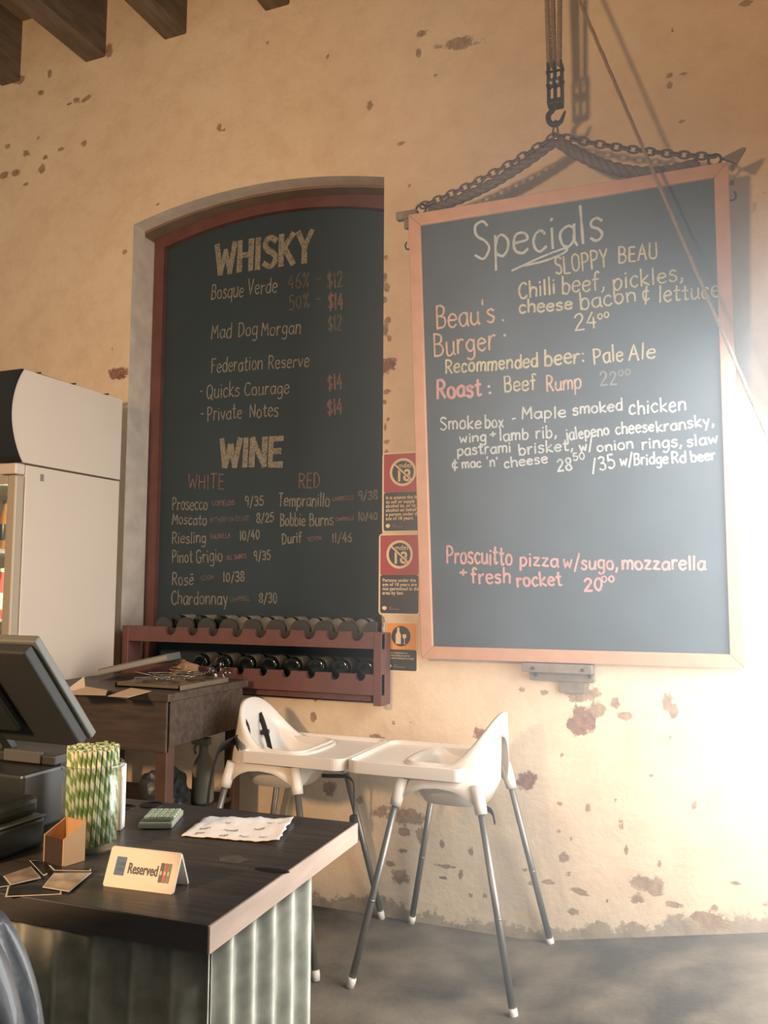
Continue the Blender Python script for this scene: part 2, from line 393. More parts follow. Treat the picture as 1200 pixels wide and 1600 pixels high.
g('s', 4.2, '3.9,5.2 2.4,6 .8,5.3 .9,3.9 2.6,3.1 3.8,2 3.4,.5 1.8,0 .3,.8')
g('t', 3.8, '1.8,9 1.7,1.5 2.4,.1 3.8,.6', '!.2,6 3.6,6.2')
g('u', 5, '.5,6 .5,1.8 1.4,.2 3,.2 4.4,1.8', '!4.5,6 4.5,1 5,0')
g('v', 4.6, '!.3,6 2.3,0 4.4,6')
g('w', 6.6, '!.3,6 1.7,0 3.3,4.6 4.9,0 6.3,6')
g('x', 4.6, '!.4,6 4.2,0', '!4.2,6 .4,0')
g('y', 4.8, '!.4,6 2.5,1', '!4.6,6 1.4,-3.6')
g('z', 4.6, '!.5,5.8 4.2,5.8 .4,.2 4.4,.2')
g('A', 6, '!.3,0 3,10 5.7,0', '!1.4,3.8 4.7,3.8')
g('B', 5.6, '!.6,10 .6,0', '.6,10 3,9.9 4.6,8.6 4.4,6.4 2.8,5.4 .7,5.3', '2.8,5.4 4.8,4.4 5.2,2.2 4,.4 2,0 .6,0')
g('C', 5.6, '5.2,8.6 3.6,10 1.6,9 .4,6 .5,3 1.8,.6 3.6,0 5.4,1.4')
g('D', 5.8, '!.6,10 .6,0', '.6,10 3,9.6 4.9,7.6 5.4,5 4.8,2.2 3,.4 .6,0')
g('E', 5, '!4.6,10 .6,10 .6,0 4.8,0', '!.6,5.2 4,5.2')
g('F', 5, '!4.8,10 .6,10 .6,0', '!.6,5.4 3.9,5.4')
g('G', 6, '5.4,8.4 3.8,10 1.7,9.1 .4,6 .6,2.6 2,.4 3.8,.2 5.3,1.8 5.5,4', '!3.4,4.2 5.8,4.2')
g('H', 5.8, '!.6,10 .6,0', '!5.2,10 5.2,0', '!.6,5.2 5.2,5.2')
g('I', 1.8, '!.9,10 .9,0')
g('K', 5.6, '!.6,10 .6,0', '!5,10 .7,4.4', '!1.8,5.8 5.2,0')
g('L', 4.8, '!.6,10 .6,0 4.6,0')
g('M', 7, '!.4,0 1.1,10 3.5,3 5.9,10 6.6,0')
g('N', 6, '!.5,0 .5,10 5.4,0 5.4,10')
g('O', 6, '3,10 1,8.4 .3,5 1,1.6 3,0 5,1.6 5.7,5 5,8.4 3,10')
g('P', 5.4, '!.6,10 .6,0', '.6,10 3.2,9.8 4.9,8.2 4.6,6 3,4.8 .7,4.6')
g('Q', 6.2, '3,10 1,8.4 .3,5 1,1.6 3,0 5,1.6 5.7,5 5,8.4 3,10', '!3.6,2.4 6,-.8')
g('R', 5.6, '!.6,10 .6,0', '.6,10 3.2,9.8 4.8,8.2 4.4,6 2.8,5 .7,4.8', '!2.4,4.9 5.3,0')
g('S', 5.2, '4.8,8.8 3.2,10 1.2,9.4 .6,7.6 1.6,6 3.6,4.6 4.8,3 4.4,1 2.6,0 .4,1.2')
g('T', 5.4, '!.2,10 5.2,10', '!2.7,10 2.7,0')
g('U', 5.6, '.6,10 .6,2.6 1.6,.4 3,0 4.4,.6 5,2.8 5,10')
g('V', 5.6, '!.3,10 2.8,0 5.3,10')
g('W', 8, '!.3,10 2,0 4,7.6 6,0 7.7,10')
g('Y', 5.6, '!.3,10 2.8,5 5.3,10', '!2.8,5 2.8,0')
g('0', 5, '2.5,10 1,8.2 .4,5 1,1.8 2.5,0 4,1.8 4.6,5 4,8.2 2.5,10')
g('1', 2, '!1,10 1,0')
g('2', 5, '.5,7.8 1.4,9.6 3,9.9 4.3,8.4 4,6.2 2.2,3.2 .4,.1', '!.4,.1 4.8,.1')
g('3', 4.8, '.5,8.8 2,10 3.8,9.2 4.2,7.4 3.2,5.8 1.8,5.2', '1.8,5.2 3.6,4.8 4.5,2.8 3.6,.6 2,0 .3,1.2')
g('4', 5, '!3.2,10 .3,3.4 4.8,3.4', '!3.6,6.6 3.6,0')
g('5', 4.8, '!4.4,10 1,10 .8,5.6', '.8,5.6 2.6,6.2 4.3,4.8 4.4,2.2 3,.2 1.4,.2 .3,1.2')
g('6', 4.8, '4,9.8 2,7.6 .6,4.4 .8,1.4 2.4,0 4.1,1 4.3,3.4 3,5 1.2,4.4 .6,3')
g('8', 4.8, '2.4,5.4 .8,7 1,9.2 2.4,10 3.9,9.2 4,7 2.4,5.4 .6,3.4 .6,1.2 2.4,0 4.2,1.2 4.2,3.4 2.4,5.4')
g('9', 4.8, '4.2,6.4 2.8,5 1.2,5.6 .6,7.8 1.6,9.7 3.2,9.8 4.2,8.2 4.2,5 3.6,0')
g('$', 5, '4.6,8 3,9 1,8.4 1,6.4 2.6,5 4.3,3.6 4,1.6 2.4,.8 .4,1.8', '!2.6,10.6 2.4,-.8')
g('-', 4, '!.4,4.4 3.6,4.6'); g('/', 4, '!.4,-1.6 3.8,10.6'); g('+', 5, '!.5,4 4.5,4.2', '!2.5,6.6 2.5,1.6')
g(',', 2, '1.2,1 1.2,0 .5,-1.8'); g('.', 1.6, '!.7,.2 .9,.7'); g(':', 2, '!.9,.6 1.1,1.2', '!.9,5 1.1,5.6'); g("'", 1.6, '!.9,10 .7,7.8')
g('&', 4.6, '4.2,6.8 2.4,7.4 .8,6 1,3 2.4,1.8 4.4,2.6', '!3,9.6 2.2,-.6')
g('%', 5.4, '1.4,10 .4,8.4 1.4,6.8 2.4,8.4 1.4,10', '!4.8,10 .6,0', '4,3.2 3,1.6 4,0 5,1.6 4,3.2')
g('~', 4.6, '.6,3.2 4.4,3.6 4,5.4 2.6,6 1,5.2 .3,3 1,.8 2.8,0 4.5,1', '!1,8.4 4,8.6')

def chalk_mat(name, rgb, cover=.5, scale=420):
    m = bpy.data.materials.new(name); m.use_nodes = True; nt = m.node_tree; b = nt.nodes['Principled BSDF']
    b.inputs['Base Color'].default_value = (*lin(rgb), 1); b.inputs['Roughness'].default_value = .95; b.inputs['Specular IOR Level'].default_value = .05
    tc = nt.nodes.new('ShaderNodeTexCoord'); n = nt.nodes.new('ShaderNodeTexNoise'); n.inputs['Scale'].default_value = scale; n.inputs['Detail'].default_value = 3
    n2 = nt.nodes.new('ShaderNodeTexNoise'); n2.inputs['Scale'].default_value = 30
    mr = nt.nodes.new('ShaderNodeMapRange'); mr.inputs[1].default_value = .62-cover*.5; mr.inputs[2].default_value = .82-cover*.5; mr.inputs[3].default_value = .12
    ad = nt.nodes.new('ShaderNodeMath'); ad.operation = 'MULTIPLY_ADD'; ad.inputs[1].default_value = .35; ad.inputs[2].default_value = -.17
    ad2 = nt.nodes.new('ShaderNodeMath'); ad2.operation = 'ADD'
    L = nt.links.new
    L(tc.outputs['Object'], n.inputs['Vector']); L(tc.outputs['Object'], n2.inputs['Vector']); L(n2.outputs['Fac'], ad.inputs[0])
    L(n.outputs['Fac'], ad2.inputs[0]); L(ad.outputs[0], ad2.inputs[1]); L(ad2.outputs[0], mr.inputs[0]); L(mr.outputs[0], b.inputs['Alpha'])
    return m
CH = {'w': chalk_mat('chalk_white', (196, 200, 194), .66), 'y': chalk_mat('chalk_pale_yellow', (204, 196, 160), .66), 'o': chalk_mat('chalk_peach', (210, 176, 150), .66),
      'p': chalk_mat('chalk_pink', (206, 158, 150), .66), 'd': chalk_mat('chalk_grey', (150, 148, 138), .6), 'r': chalk_mat('chalk_faint_red', (140, 116, 112), .62),
      'f': chalk_mat('chalk_faint', (116, 112, 106), .6), 'b': chalk_mat('chalk_bold', (150, 144, 130), .62, 260)}
class Plane:
    def __init__(s, o, ex, ez, lift=.0012):
        s.o, s.ex, s.ez = Vector(o), Vector(ex).normalized(), Vector(ez).normalized(); s.n = s.ex.cross(s.ez); s.lift = lift   # n = towards the viewer
    def uv(s, x, y):
        d = ray(x, y); t = (s.o-CAM).dot(s.n)/d.dot(s.n); q = CAM+d*t-s.o; return Vector((q.dot(s.ex), q.dot(s.ez)))
    def P(s, u, v, k=1): return s.o+s.ex*u+s.ez*v+s.n*(s.lift*k)
def ribbon(mesh, plane, pts, wd, k):
    V, Fa = mesh; b = len(V); n = len(pts)
    for i, p in enumerate(pts):
        d = pts[min(i+1, n-1)]-pts[max(i-1, 0)]
        d = d.normalized() if d.length > 1e-9 else Vector((1, 0))
        nn = Vector((-d.y, d.x)); ww = wd*.5*(1+.25*noise.noise(Vector((p.x*60, p.y*60, k))))
        e = -d*wd*.25 if i == 0 else (d*wd*.25 if i == n-1 else Vector((0, 0)))
        V.append(plane.P(*(p+e+nn*ww), k)); V.append(plane.P(*(p+e-nn*ww), k))
    for i in range(n-1): Fa.append((b+2*i, b+2*i+1, b+2*i+3, b+2*i+2))
def chalk(parent, plane, text, x0, y0, x1, y1, h, color='w', wd=.011, jit=.38, name='chalk_lettering', slant=0.0, fat=False):
    a, c = plane.uv(x0, y0), plane.uv(x1, y1); dv = c-a; L = dv.length; e = dv.normalized(); up = Vector((-e.y, e.x))
    mx, my = (x0+x1)/2, (y0+y1)/2; hh = (plane.uv(mx, my-h)-plane.uv(mx, my)).length
    adv = sum((G[t][0] if t in G else 3.2)+1.3 for t in text)-1.3
    sx, sy = L/adv, hh/10; cx = 0; mesh = ([], []); rnd = random.Random(text+str(x0)); k = 1
    for t in text:
        if t == ' ': cx += 4.5; continue
        gw, strokes, st = G[t]; jy = rnd.uniform(-jit, jit); js = 1+rnd.uniform(-jit, jit)*.18
        for s_, straight in zip(strokes, st):
            pts = []
            for (px, py) in s_:
                qx = (cx+px+py*slant+rnd.uniform(-jit, jit)*.5)*sx; qy = (py*js+jy+rnd.uniform(-jit, jit)*.5)*sy
                pts.append(a+e*qx+up*qy)
            if straight and fat:
                for i in range(len(pts)-1):
                    d_ = (pts[i+1]-pts[i]).normalized()*wd*.12; k += .07; ribbon(mesh, plane, [pts[i]-d_, pts[i+1]+d_], wd, k)
                continue
            if not straight: pts = catmull(pts, 8 if fat else 5)
            else:
                q = [];
                for i in range(len(pts)-1): q += [pts[i].lerp(pts[i+1], j/3) for j in range(3)]
                pts = q+[pts[-1]]
            k = 1+((k*7) % 5)*.15
            ribbon(mesh, plane, pts, wd, k)
        cx += gw+1.3
    return poly_mesh(name, mesh[0], mesh[1], CH[color], parent)

# ------------------------------------------------------------------ wine list blackboard in the recess
wb = thing('menu_blackboard', 'tall arched wine and whisky blackboard with red frame, set into the wall recess', 'blackboard', (0, 0, 0))
IY = RD; FY = RD-.02
def arched_panel(x0, x1, z0, zs, rise, n=30):
    P = [(x0, z0), (x1, z0)]
    for i in range(n+1):
        x = x1+(x0-x1)*i/n; P.append((x, arch(x, zs, rise, x0, x1)))
    return P
MXZ = Matrix(((1, 0, 0, 0), (0, 0, -1, 0), (0, 1, 0, 0), (0, 0, 0, 1)))   # local (x,y,z) -> (x,-z,y)
mb = MB(); mb.prism(arched_panel(-2.70, -1.46, .9, 3.128, .1), -IY-.02, -IY, MXZ); mb.build('board_panel', SLATE, wb)
# red arched frame
def arch_band(x0, x1, z0, zs, rise, wl, wt, y0, y1):
    out = arched_panel(x0, x1, z0, zs, rise); inn = arched_panel(x0+wl, x1-wl, z0, zs-wt, rise*1.0)
    bm = bmesh.new(); vs = []
    for y in (y0, y1):
        vs.append(([bm.verts.new((p[0], y, p[1])) for p in out[1:]+out[:1]], [bm.verts.new((p[0], y, p[1])) for p in inn[1:]+inn[:1]]))
    (a0, b0), (a1, b1) = vs; n = len(a0)
    for i in range(n-1):
        for q in ((a0[i], a0[i+1], b0[i+1], b0[i]), (a1[i+1], a1[i], b1[i], b1[i+1]), (a0[i+1], a0[i], a1[i], a1[i+1]), (b0[i], b0[i+1], b1[i+1], b1[i])): bm.faces.new(q)
    return bm
mb = MB(); mb.add(arch_band(RX0+.006, RX1-.006, .9, RZS-.006, .085, .058, .058, FY-.01, IY+.005)); mb.build('frame', REDWOOD, wb)
mb = MB(); mb.add(arch_band(RX0+.001, RX1-.001, .9, RZS-.0005, .085, .012, .012, FY+.005, IY+.02)); mb.build('arch_light_line', mat('leaked_light', (240, 225, 200), .6), wb)  # pale strip standing in for light leaking round the frame
o = MB().add(arch_band(RX0+.0005, RX1-.0005, RZS-.03, RZS-.0005, .085, .004, .012, .09, FY-.012)).build('arch_inner_strip', mat('brown_strip', (132, 112, 90), .7, var=.2, scale=12), wb)  # darker brown strip along the inner part of the arch
PW = Plane((-2.0, IY, 2.0), (1, 0, 0), (0, 0, 1))
def cw(text, x0, y0, x1, y1, h, c='d', wd=.0062, **k): return chalk(wb, PW, text, x0, y0, x1, y1, h, c, wd, **k)
cw('WHISKY', 337, 428, 487, 407, 44, 'b', .03, jit=.05, name='heading', fat=True); cw('WINE', 344, 728, 440, 726, 40, 'b', .03, jit=.05, name='heading', fat=True)
cw('Bosque', 330, 467, 380, 464, 24); cw('Verde', 387, 461, 433, 457, 23)
cw('46% -', 450, 452, 502, 444, 22, 'f', .006); cw('$12', 512, 452, 536, 447, 24, 'f', .009)
cw('50% -', 452, 486, 502, 476, 22, 'f', .006); cw('$14', 513, 485, 536, 482, 25, 'r', .01)
cw('Mad', 330, 530, 362, 527, 22); cw('Dog', 372, 526, 402, 524, 22); cw('Morgan', 408, 525, 470, 521, 22); cw('$12', 513, 518, 534, 515, 23, 'f', .009)
cw('Federation', 330, 583, 410, 577, 22); cw('Reserve', 419, 576, 483, 573, 21)
cw('-', 312, 620, 317, 620, 20); cw('Quicks', 323, 623, 374, 619, 23); cw('Courage', 382, 619, 452, 614, 21); cw('$14', 512, 610, 535, 607, 23, 'r', .009)
cw('-', 313, 655, 318, 655, 20); cw('Private', 324, 658, 378, 653, 22); cw('Notes', 390, 653, 435, 650, 22); cw('$14', 512, 649, 535, 646, 23, 'r', .01)
cw('WHITE', 294, 765, 350, 763, 22, 'r', .006); cw('RED', 467, 763, 500, 762, 22, 'r', .006)
cw('Prosecco', 269, 797, 324, 797, 20); cw('COFIELDS', 332, 790, 366, 789, 7, 'r', .004); cw('9/35', 383, 791, 412, 789, 15)
cw('Moscato', 269, 819, 323, 820, 17); cw('RUTHERGLEN ESTATE', 329, 816, 390, 813, 7, 'f', .004); cw('8/25', 401, 816, 428, 815, 14)
cw('Riesling', 269, 849, 322, 848, 18); cw('VALHALLA', 329, 842, 360, 840, 7, 'r', .004); cw('10/40', 375, 844, 406, 842, 14)
cw('Pinot', 269, 879, 301, 878, 19); cw('Grigio', 307, 880, 348, 876, 20); cw('ALL SAINTS', 354, 875, 385, 872, 7, 'r', .004); cw('9/35', 397, 876, 423, 874, 14)
cw('Ros~', 269, 913, 302, 914, 19); cw('SCION', 313, 907, 334, 905, 7, 'f', .004); cw('10/38', 349, 909, 382, 908, 14)
cw('Chardonnay', 268, 944, 356, 944, 21); cw('CAMPBELL', 360, 940, 390, 938, 7, 'f', .004); cw('8/30', 405, 942, 433, 942, 15)
cw('Tempranillo', 435, 791, 515, 791, 21); cw('CAMPBELLS', 520, 783, 552, 780, 6, 'r', .004); cw('9/38', 560, 781, 590, 780, 13)
cw('Bobbie', 438, 822, 477, 821, 19); cw('Burns', 484, 822, 521, 820, 19); cw('CAMPBELLS', 525, 814, 553, 812, 5, 'r', .004); cw('10/40', 560, 813, 590, 812, 12)
cw('Durif', 441, 850, 472, 848, 17); cw('SCION', 481, 846, 502, 843, 6, 'r', .004); cw('11/46', 519, 847, 550, 847, 14)

# ------------------------------------------------------------------ wine rack below it
rk = thing('wine_rack', 'dark red timber wine rack across the bottom of the arched recess', 'wine rack', (-2.0, -.1, .87))
RKX0, RKX1 = -2.672, -1.346
def rail(z0, z1, notches, r, y0, y1):
    P = [(RKX0, z0), (RKX1, z0), (RKX1, z1)]
    for c in sorted(notches, reverse=True):
        for i in range(9):
            a = PI*i/8; P.append((c+r*math.cos(a), z1-r*math.sin(a)*1.15))
    P.append((RKX0, z1)); mb = MB(); mb.prism(P, -y1, -y0, MXZ); return mb
def wpx(x, y, Y): return atY(x, y, Y).x
top_n = [wpx(x, 975, -.1) for x in (266, 300, 332, 369, 406, 444, 482, 518, 557)]
low_n = [wpx(x, 1055, -.1) for x in (300, 336, 373, 409, 446, 484, 522, 562)]
off = Vector(rk.location)
def put(mb, name, m):
    for v in mb.bm.verts: v.co -= off
    return mb.build(name, m, rk)
put(rail(1.105, 1.175, top_n, .034, -.1, -.07), 'front_rail', REDWOOD); put(rail(1.105, 1.155, top_n, .03, .12, .145), 'rear_rail', REDWOOD)
# dark cradle between the upper bottles: half discs standing behind the front rail
P = [(RKX0+.04, 1.11)]
for a_, b_ in reversed(list(zip([top_n[0]-.125]+top_n, top_n+[top_n[-1]+.125]))):
    c_ = (a_+b_)/2
    for i in range(11): q = PI*i/10; P.append((c_+.0475*math.cos(q), 1.168+.05*math.sin(q)))
P = [(max(RKX0+.036, min(RKX1-.04, x)), z) for x, z in P]
put(MB().prism([(RKX0+.036, 1.11), (RKX1-.04, 1.11)]+P[1:], .05, .068, MXZ), 'bottle_cradle', BLACKM)
put(rail(.915, 1.0, low_n, .026, -.1, -.07), 'front_rail', REDWOOD); put(rail(.915, .985, low_n, .026, .12, .145), 'rear_rail', REDWOOD)
for a, b in ((RKX0, RKX0+.035), (RKX1-.038, RKX1)):
    put(MB().box(a, b, -.1015, -.002 if (a < RX0+.1 or b > RX1) else .145, .872, 1.17, .003), 'side_post', REDWOOD)
put(MB().box(RKX0+.09, RKX1-.06, -.07, .148, .885, .9145, .002), 'bottom_shelf', REDWOOD)
BUTTGREY = mat('grey_butt', (124, 120, 110), .7, var=.3, scale=50)  # mottled grey for bottle ends
BOT = mat('dark_bottle_glass', (20, 24, 20), .12, spec=.6); LABEL = mat('bottle_label', (150, 142, 126), .7, var=.25, scale=30); FOIL = mat('bottle_foil', (40, 24, 26), .35)
def make_bottle(label):
    t = thing('wine_bottle', label, 'bottle', group='bottles lying in the wine rack')
    M = Matrix.Rotation(PI/2, 4, 'X')   # axis along -y : butt to the front
    prof = [(0, .006), (.02, .004), (.036, 0), (.0395, .004), (.04, .015), (.04, .14), (.036, .16), (.02, .18), (.0145, .19), (.0142, .2)]
    MB().lathe([(r, -z) for r, z in prof], 20, M).build('glass_body', BOT, t)
    MB().lathe([(.0403, -.03), (.0406, -.032), (.0406, -.12), (.0403, -.122)], 20, M).build('label', LABEL, t)
    MB().lathe([(.0142, -.185), (.0152, -.186), (.0156, -.2), (.0156, -.208), (0, -.208)], 16, M).build('foil_cap', FOIL, t)
    return t
b0 = None
ords = ['first', 'second', 'third', 'fourth', 'fifth', 'sixth', 'seventh', 'eighth', 'ninth', 'tenth', 'eleventh']
for row, (ns, z) in enumerate(((top_n, 1.188), (low_n, 1.012))):
    for i, x in enumerate(ns):
        lab = 'wine bottle in the %s notch from the left, %s rail of red rack' % (ords[i], 'top' if row == 0 else 'lower')
        if b0 is None: b0 = make_bottle(lab); o = b0
        else: o = copytree(b0); o['label'] = lab
        o.location = (x, -.045, z)
        if row == 0 and i >= 3:  # grey end disc on the right-hand upper bottles only
            e_ = MB().lathe([(0, .0), (.036, .0), (.0385, -.004)], 24, Matrix.Rotation(PI/2, 4, 'X')).build('butt_face', BUTTGREY, o); e_.location = (0, -.002, 0)
        o.rotation_euler = (math.radians(0), 0, 0)

# ------------------------------------------------------------------ specials board leaning out from the wall
BW, BH, TILT, TW, RO = 1.2256, 1.8288, .0859, .015, .004
ex = Vector((math.cos(TW)*math.cos(RO), math.sin(TW), math.sin(RO))).normalized()
ez = Vector((-math.sin(RO), -math.sin(TILT), math.cos(TILT))); ez = (ez-ex*ez.dot(ex)).normalized(); en = ex.cross(ez)
BO = Vector((-.5716, -.06, 1.0733))
sb = thing('specials_board', 'large pine framed specials blackboard leaning out from the wall on chains', 'blackboard')
sb.matrix_world = frame_matrix(BO, ex, ez, en)      # local x right, y up the board, z to the viewer
FW = .05; T = .045
mb = MB(); mb.box(-BW/2+.01, BW/2-.01, .01, BH-.01, -T+.004, -.016); mb.build('board_panel', SLATE2, sb)
def mitre(side):
    a, b = -BW/2, BW/2
    P = {'l': [(a, 0), (a+FW, FW), (a+FW, BH-FW), (a, BH)], 'r': [(b, 0), (b, BH), (b-FW, BH-FW), (b-FW, FW)],
         't': [(a, BH), (a+FW, BH-FW), (b-FW, BH-FW), (b, BH)], 'b': [(a, 0), (b, 0), (b-FW, FW), (a+FW, FW)]}[side]
    return MB().prism(P, -T, 0, bev=.003)
for s_ in 'lrtb': mitre(s_).build('frame_rail', PINE, sb)
GW = mat('weathered_grey_bar', (150, 136, 118), .6, metal=.3, var=.3, scale=30)
mb = MB(); mb.box(-BW/2-.062, -BW/2+.03, BH-.006, BH+.028, -T-.012, -T+.022, .004); mb.box(-BW/2+.02, BW/2, BH-.04, BH-.006, -T-.02, -T-.0005, .003); mb.box(-BW/2-.03, -BW/2-.008, BH-.045, BH+.005, -T-.01, -T+.016, .005)
mb.prism([(BW/2+.03, BH), (BW/2+.062, BH+.052), (BW/2+.05, BH+.055), (BW/2-.02, BH+.03)], -T-.01, -T+.012); mb.build('hanging_bar', GW, sb)
for sx in (-1, 1):
    mb = MB(); mb.tube(catmull([(sx*(BW/2-.004), BH-.135, -.02), (sx*(BW/2+.016), BH-.135, -.02), (sx*(BW/2+.022), BH-.118, -.02), (sx*(BW/2+.016), BH-.105, -.02)], 5), .0035, 8)
    mb.build('side_hook', IRON, sb)
    mb = MB(); mb.tube([(sx*(BW/2-.045)+.022*math.cos(a), BH+.028+.02*math.sin(a), -T+.006) for a in [2*PI*i/16 for i in range(16)]], .005, 8, closed=True); mb.build('chain_shackle', IRON, sb)
Wb = sb.matrix_world.copy()
class BPlane(Plane):
    def P(s, u, v, k=1): return Vector((u, v, -.016+s.lift*k))
PB = BPlane(BO-en*.016, ex, ez)
def cs(text, x0, y0, x1, y1, h, c='w', wd=.0095, **k): return chalk(sb, PB, text, x0, y0, x1, y1, h, c, wd*.72, **k)
cs('Specials', 742, 408, 943, 375, 56, 'w', .014, name='heading')
u = [PB.uv(*q) for q in ((800, 423), (850, 400), (884, 388), (880, 396), (850, 408), (820, 415))]
mm = ([], []); ribbon(mm, PB, catmull(u, 6), .008, 1); poly_mesh('chalk_flourish', mm[0], mm[1], CH['w'], sb)
cs('SLOPPY', 868, 430, 950, 416, 28, 'y'); cs('BEAU', 966, 411, 1027, 404, 24, 'y')
cs('Chilli', 811, 467, 868, 459, 25, 'y', .011); cs('beef,', 878, 459, 945, 452, 28, 'y'); cs('pickles,', 958, 453, 1068, 438, 27, 'y')
cs('cheese', 811, 490, 894, 483, 20, 'y', .011); cs('bacon', 907, 484, 994, 470, 26, 'y'); cs('& lettuce', 1003, 475, 1124, 464, 26, 'y')
cs('24', 898, 516, 932, 512, 25, 'y'); cs('00', 934, 499, 952, 496, 9, 'y', .007)
cs("Beau's", 682, 514, 773, 503, 34, 'o', .011); cs('.', 784, 502, 790, 500, 22, 'w', .014)
cs('Burger', 678, 558, 774, 546, 34, 'o', .011); cs('.', 786, 526, 792, 524, 30, 'w', .016)
cs('Recommended', 696, 583, 840, 573, 22, 'y', .011); cs('beer:', 851, 572, 914, 566, 24, 'y', .011); cs('Pale', 928, 569, 974, 563, 25, 'y'); cs('Ale', 982, 563, 1024, 560, 24, 'y')
cs('Roast', 683, 623, 752, 618, 27, 'p', .016); cs(':', 764, 616, 768, 615, 22, 'w', .014); cs('Beef', 788, 613, 838, 608, 24, 'y'); cs('Rump', 854, 611, 908, 606, 24, 'o'); cs('22', 938, 603, 964, 600, 20, 'd'); cs('00', 966, 588, 986, 585, 9, 'd', .006)
cs('Smoke', 688, 672, 752, 669, 20); cs('box', 758, 669, 787, 667, 19); cs('-', 801, 662, 807, 661, 16); cs('Maple', 815, 655, 884, 652, 18); cs('smoked', 895, 648, 973, 641, 18); cs('chicken', 983, 648, 1072, 641, 22)
cs('wing', 718, 692, 760, 689, 15); cs('+', 765, 685, 776, 684, 14); cs('lamb rib,', 781, 689, 870, 683, 18); cs('jalepeno', 884, 688, 952, 679, 18); cs('cheese', 962, 678, 1022, 674, 18); cs('kransky,', 1026, 676, 1116, 664, 18)
cs('pastrami', 715, 712, 798, 706, 17); cs('brisket,', 811, 711, 896, 703, 18); cs('w/', 906, 706, 927, 703, 18); cs('onion', 933, 706, 990, 700, 16); cs('rings,', 1003, 702, 1066, 697, 18); cs('slaw', 1074, 698, 1122, 692, 18)
cs('&', 706, 735, 716, 734, 16); cs("mac 'n'", 722, 732, 778, 728, 15); cs('cheese', 788, 731, 856, 723, 15); cs('28', 871, 736, 894, 734, 19); cs('50', 896, 720, 914, 717, 11, 'w', .007); cs('/35', 925, 738, 962, 731, 20); cs('w/Bridge', 969, 728, 1044, 724, 18); cs('Rd', 1050, 724, 1072, 722, 18); cs('beer', 1080, 722, 1118, 717, 17)
cs('Proscuitto', 698, 880, 800, 882, 27, 'p', .012); cs('pizza', 812, 884, 872, 885, 22, 'p', .012); cs('w/sugo,', 880, 888, 966, 890, 22, 'p', .011); cs('mozzarella', 972, 889, 1102, 890, 22, 'p', .012)
cs('+', 718, 901, 730, 901, 16, 'p', .012); cs('fresh', 736, 911, 798, 911, 24, 'p', .012); cs('rocket', 808, 917, 878, 914, 22, 'p', .012); cs('20', 913, 923, 942, 922, 20, 'p', .012); cs('00', 940, 910, 960, 909, 10, 'p', .009)

# hook, block and ropes
HY = -.235
apex = atY(868, 203, HY)
hk = thing('pulley_block', 'black iron pulley block with hook hanging above the specials board', 'pulley', atY(868, 165, HY))
def hp(x, y, dy=0): q = atY(x, y, HY)-Vector(hk.location); return Vector((q.x, dy, q.z))
hookpts = catmull([hp(870, 166), hp(864, 172), hp(857, 180), hp(858, 190), hp(866, 195), hp(876, 190), hp(880, 181), hp(883, 174)], 6)
n = len(hookpts); MB().tube(hookpts, [.0075 if i < 6 else .0105*(1-max(0, (i-n*.6)/(n*.4))*.65) for i in range(n)], 10).build('hook', IRON, hk)
zt, zb = hp(868, 100).z, hp(868, 166).z
xw = .029
mb = MB()
for x in (-xw, -.004, xw-.006): mb.box(x, x+.007, -.024, .024, zb+.014, zt, .002)
mb.box(-xw, xw, -.026, .026, zb-.002, zb+.02, .003); mb.build('side_plates', IRON, hk)
for x in (-.013, .011): MB().lathe([(0, -.008), (.022, -.008), (.017, 0), (.022, .008), (0, .008)], 20, Matrix.Translation((x, 0, (zt+zb)/2+.01)) @ Matrix.Rotation(PI/2, 4, 'Y')).build('sheave', STEEL, hk)
for z in (zt-.028, (zt+zb)/2+.005):
    MB().lathe([(0, -.035), (.007, -.035), (.007, -.027), (.0045, -.026), (.0045, .026), (.007, .027), (.007, .035), (0, .035)], 10, Matrix.Translation((0, 0, z)) @ Matrix.Rotation(PI/2, 4, 'Y')).build('bolt', IRON, hk)
ROPE = mat('jute_rope', (172, 148, 122), .85, var=.3, scale=160, bump=.5, bscale=220)
DROPE = mat('dark_rope', (124, 108, 98), .9, var=.35, scale=120, bump=.5, bscale=150)
def twisted(pts, r, strands=3, pitch=.05, n=6):
    """a laid rope along a polyline"""
    mb = MB(); P = [Vector(p) for p in pts]; dist = 0; info = []
    for i, p in enumerate(P):
        if i: dist += (p-P[i-1]).length
        d = (P[min(i+1, len(P)-1)]-P[max(i-1, 0)]).normalized(); e1 = d.cross(Vector((0, 1, .01))).normalized(); info.append((p, e1, d.cross(e1), dist))
    for s_ in range(strands):
        q = [p+(e1*math.cos(2*PI*(dd/pitch+s_/strands))+e2*math.sin(2*PI*(dd/pitch+s_/strands)))*r*.5 for p, e1, e2, dd in info]
        mb.tube(q, r*.56, n)
    return mb
def subdiv(a, b, n): a, b = Vector(a), Vector(b); return [a.lerp(b, i/n) for i in range(n+1)]
TOPZ = 4.16
ub = thing('upper_pulley', 'dark iron pulley fixed under the ceiling above the specials board', 'pulley', (apex.x, HY, 4.5))
MB().box(-.05, .05, -.03, .03, -.36, 0, .004).build('bracket', IRON, ub)
o = MB().lathe([(0, -.012), (.035, -.012), (.028, 0), (.035, .012), (0, .012)], 20, Matrix.Translation((0, 0, -.36)) @ Matrix.Rotation(PI/2, 4, 'Y')).build('sheave', STEEL, ub)
